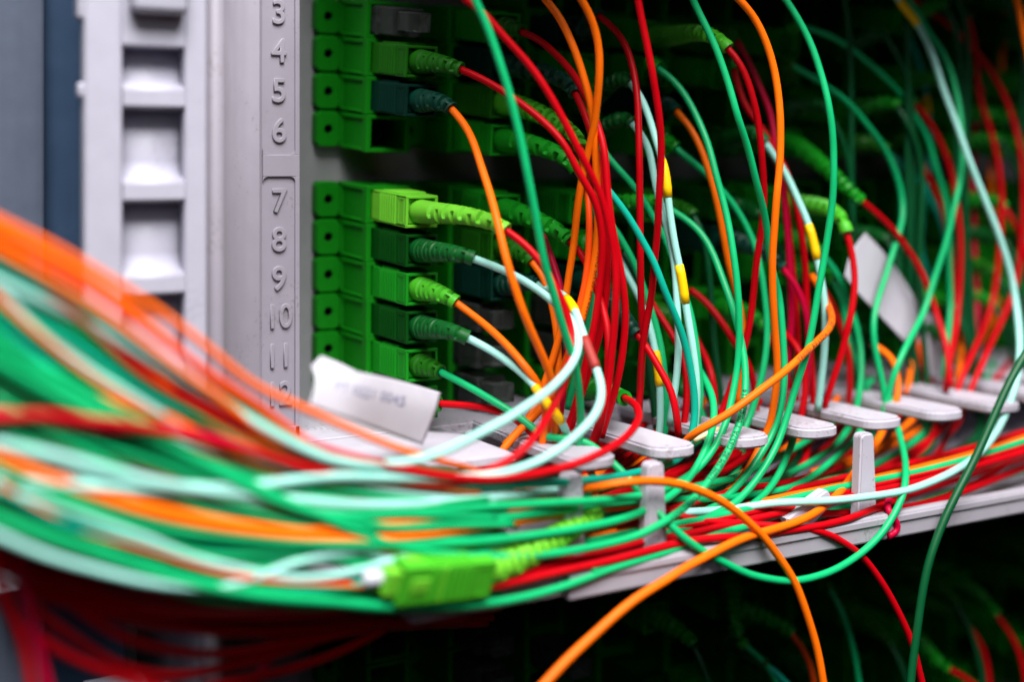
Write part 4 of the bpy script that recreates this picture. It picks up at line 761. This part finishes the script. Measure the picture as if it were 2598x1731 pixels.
OG = 'shaded oranges deep in the left bundle'
for i in range(6):
    cord('O', 'shaded orange cable deep in the left bundle', jit(base[i % 3], 60, (-12, -2)), group=OG, near=False)

SG = 'loose strands of the left bundle'
cols = 'GNGTGOGCGRGNGGOGCGVNTGGGOGNGTGOGRCGNGGTNOGCGRNGVGTCGOG'
for i, cc in enumerate(cols):
    cord(cc, '%s strand lying on top in the blurred left bundle' % CNAME[cc], jit(base[i % 4], 70, (0, 16)), group=SG + ', ' + CNAME[cc], near=False, r=0.68)

# ------------------------------------------------------------------ plugged cords far along the panel, seen only as dim boots
FG = 'dim plugs far along the panel'
kk = 0
for row in list(range(1, 13)):
    for k in range(3, 12):
        if (k, row) in USED or (row <= 2 and k < 6) or rnd.random() < (0.32 if row <= 6 else 0.5): continue
        tipL = rnd.uniform(56, 62); z = ROWZ[row]
        tip = np.array([XC(k) + rnd.uniform(1, 4), -tipL, z - rnd.uniform(3, 8)])
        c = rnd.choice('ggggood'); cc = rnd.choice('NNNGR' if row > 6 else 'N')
        x2 = XC(k) + rnd.uniform(3, 10)
        drop = [tip, tip + np.array([1.2, -3, -5])]
        m = (tip[2] - 9 - 70) / 2
        drop += [np.array([x2, -tipL - 4, tip[2] - 16])]
        if tip[2] - 16 > -50: drop += [np.array([x2 + rnd.uniform(-2, 2), -tipL - 4, (tip[2] - 16 - 70) / 2])]
        drop += [np.array([XC(k) + 12 + rnd.uniform(-2, 2), -tipL - 4, -72]), np.array([XC(k) + 4, -tipL - 14, -84]), np.array([XC(k) - 30, -tipL - 20, -90])]
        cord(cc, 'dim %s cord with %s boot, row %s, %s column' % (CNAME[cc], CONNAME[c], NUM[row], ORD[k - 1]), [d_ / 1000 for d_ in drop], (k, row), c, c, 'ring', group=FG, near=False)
        kk += 1

for row in range(13, 20):
    for k in range(4, 13):
        if (k, row) in USED or (row > 17 and k < 5) or rnd.random() < 0.5: continue
        tipL = rnd.uniform(56, 64); z = LOWZ[row]
        tip = np.array([XC(k) + rnd.uniform(1, 5), -tipL, z - rnd.uniform(4, 9)])
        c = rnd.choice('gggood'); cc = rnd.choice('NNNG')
        drop = [tip, tip + np.array([1.2, -4, -6]), tip + np.array([4, -7, -22]), tip + np.array([6, -8, -48]), tip + np.array([7, -8, -80])]
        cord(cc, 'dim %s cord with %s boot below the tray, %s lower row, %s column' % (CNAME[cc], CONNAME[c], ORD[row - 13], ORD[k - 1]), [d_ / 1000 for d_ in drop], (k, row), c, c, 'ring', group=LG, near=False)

# ------------------------------------------------------------------ loose lime connector lying in front of the tray
S = at(1222, 1446, 110); E = at(968, 1466, 128)
ax = (S - E) / np.linalg.norm(S - E)
loose = empty('patch_cord', Vector(S)); tag(loose, 'loose lime connector with white ferrule lying in the cables below the first peg', 'patch cord')
yv = Vector(-ax); zv = Vector((0.12, -0.25, 1)); zv = (zv - yv * zv.dot(yv)).normalized(); xv = yv.cross(zv)
M = Matrix((xv, yv, zv)).transposed().to_4x4()
co = add_connector(loose, 'm', M)
bm = bmesh.new(); box(bm, -3.3, 3.3, 22.5, 26, -2.7, 2.7, 0.3); link('nose', bm_mesh('nose', bm, CON['l']), co)
bm = bmesh.new(); box(bm, -4.8, 4.8, 12.4, 13.6, -4.0, 4.0, 0.2); box(bm, -1.5, 1.5, 17, 21, 3.6, 4.3, 0.2); box(bm, -4.9, -4.3, 16.5, 21, -1.4, 1.6, 0.2); link('latch_rim', bm_mesh('latch_rim', bm, CON['l']), co)
a = np.linspace(0, 2 * math.pi, 16, endpoint=False); V = [(r * math.cos(q) / 1000, y / 1000, r * math.sin(q) / 1000) for r, y in ((1.75, 25.5), (1.75, 29.2), (1.4, 29.8)) for q in a]
F = [(i * 16 + j, i * 16 + (j + 1) % 16, (i + 1) * 16 + (j + 1) % 16, (i + 1) * 16 + j) for i in range(2) for j in range(16)] + [tuple(32 + j for j in range(16))]
link('ferrule', mesh('ferrule', V, F, M_FERR, True), co)
tip = at(1508, 1308, 100); Lb = np.linalg.norm(tip - S)
PB = hermite(S - ax * 0.002, ax * Lb, tip, (at(1562, 1282, 94) - at(1508, 1308, 100)) * 3, 40)
link('boot', boot_mesh(PB, CON['l'], 'fine', True, 0.00095, S, r0=4.0, r1=2.3), loose)
P = resample([PB[-4], tip, at(1562, 1282, 94), at(1640, 1266, 92), at(1740, 1240, 94), at(1860, 1215, 90)], 0.0015)
link('cable', tube('cable', P, 0.00095, CAB['G'], 12, S), loose)

# ------------------------------------------------------------------ paper labels
def paper(name, rows, thick, label, origin_i=(0, 0)):
    """sheet from a grid of points, bent like the photograph's"""
    G = np.array(rows); nr, nc = G.shape[:2]
    def up(A, n, axis):      # smooth resample
        t = np.linspace(0, A.shape[axis] - 1, n); A = np.moveaxis(A, axis, 0); o = []
        for q in t:
            i = min(int(q), len(A) - 2); f = q - i; p0 = A[max(i - 1, 0)]; p1 = A[i]; p2 = A[i + 1]; p3 = A[min(i + 2, len(A) - 1)]
            o.append(0.5 * ((2 * p1) + (-p0 + p2) * f + (2 * p0 - 5 * p1 + 4 * p2 - p3) * f * f + (-p0 + 3 * p1 - 3 * p2 + p3) * f ** 3))
        return np.moveaxis(np.array(o), 0, axis)
    G = up(up(G, 12, 0), 24, 1); nr, nc = G.shape[:2]
    org = G.reshape(-1, 3).mean(0)
    nrm = np.cross(G[-1, 0] - G[0, 0], G[0, -1] - G[0, 0]); nrm /= np.linalg.norm(nrm)
    V = np.concatenate([(G + nrm * thick / 2).reshape(-1, 3), (G - nrm * thick / 2).reshape(-1, 3)]) - org; m = nr * nc
    F = []
    for i in range(nr - 1):
        for j in range(nc - 1):
            q = (i * nc + j, i * nc + j + 1, (i + 1) * nc + j + 1, (i + 1) * nc + j); F.append(q); F.append(tuple(m + t for t in q[::-1]))
    bd = [(0, j) for j in range(nc)] + [(i, nc - 1) for i in range(1, nr)] + [(nr - 1, j) for j in range(nc - 2, -1, -1)] + [(i, 0) for i in range(nr - 2, 0, -1)]
    bd = [i * nc + j for i, j in bd]
    for q in range(len(bd)):
        s, t = bd[q], bd[(q + 1) % len(bd)]; F.append((s, m + s, m + t, t))
    root = empty(name, Vector(org)); tag(root, label, 'label')
    link('sheet', mesh('sheet', V, F, M_PAPER, True), root)
    return root, G, org, nrm
rows = [[at(790, 928, 92), at(905, 944, 90), at(1010, 966, 82), at(1119, 997, 74)],
        [at(800, 965, 95), at(897, 990, 93), at(1000, 1014, 85), at(1105, 1046, 77)],
        [at(786, 1028, 97), at(880, 1062, 95), at(974, 1096, 87), at(1072, 1130, 79)]]
root, G, org, nrm = paper('paper_label', rows, 0.00012, 'white paper label flag with faint numbers, in front of the row twelve plug')
if np.dot(nrm, CAMP - org) < 0: nrm = -nrm
tm = text_mesh('FT 0221 0045', 0.0040, 0, 0, 2)
bm = bmesh.new(); bm.from_mesh(tm); bmesh.ops.subdivide_edges(bm, edges=[e for e in bm.edges if e.calc_length() > 0.001], cuts=2); bmesh.ops.triangulate(bm, faces=bm.faces)
nr, nc = G.shape[:2]
for v in bm.verts:      # lay the lettering on the bent sheet
    fx = 0.47 + v.co.x / 0.040; fy = 0.50 - v.co.y / 0.0150
    a_, b_ = min(max(fy, 0), 0.999) * (nr - 1), min(max(fx, 0), 0.999) * (nc - 1); i, j = int(a_), int(b_); s, t = a_ - i, b_ - j
    p = (G[i, j] * (1 - s) * (1 - t) + G[i + 1, j] * s * (1 - t) + G[i, j + 1] * (1 - s) * t + G[i + 1, j + 1] * s * t)
    v.co = Vector(p + nrm * 0.00015 - org)
link('printed_text', bm_mesh('printed_text', bm, M_BLUEINK), root)
FL = np.array([at(790, 929, 91.5), at(815, 903, 88), at(862, 921, 86.5), at(905, 943, 89.5)]); n0 = np.array([0, 0.00012, 0])
link('fold', mesh('fold', np.concatenate([FL, FL + n0]) - org, [(0, 1, 2, 3), (7, 6, 5, 4), (0, 4, 5, 1), (1, 5, 6, 2), (2, 6, 7, 3), (3, 7, 4, 0)], M_PAPER), root)
rows = [[at(2195, 590, 66), at(2235, 632, 66), at(2280, 690, 64), at(2335, 780, 62)],
        [at(2160, 640, 68), at(2200, 700, 68), at(2252, 765, 66), at(2318, 836, 64)],
        [at(2142, 700, 70), at(2180, 748, 70), at(2236, 806, 68), at(2296, 868, 66)]]
paper('paper_label', rows, 0.00012, 'blurred white paper label hanging far back at the right')
rows = [[at(2340, 790, 52), at(2372, 800, 52), at(2392, 820, 50)], [at(2330, 870, 54), at(2362, 880, 54), at(2385, 890, 52)], [at(2335, 950, 56), at(2358, 960, 56), at(2378, 955, 54)]]
paper('paper_label', rows, 0.00012, 'small blurred white label strip below and right of the far white label')
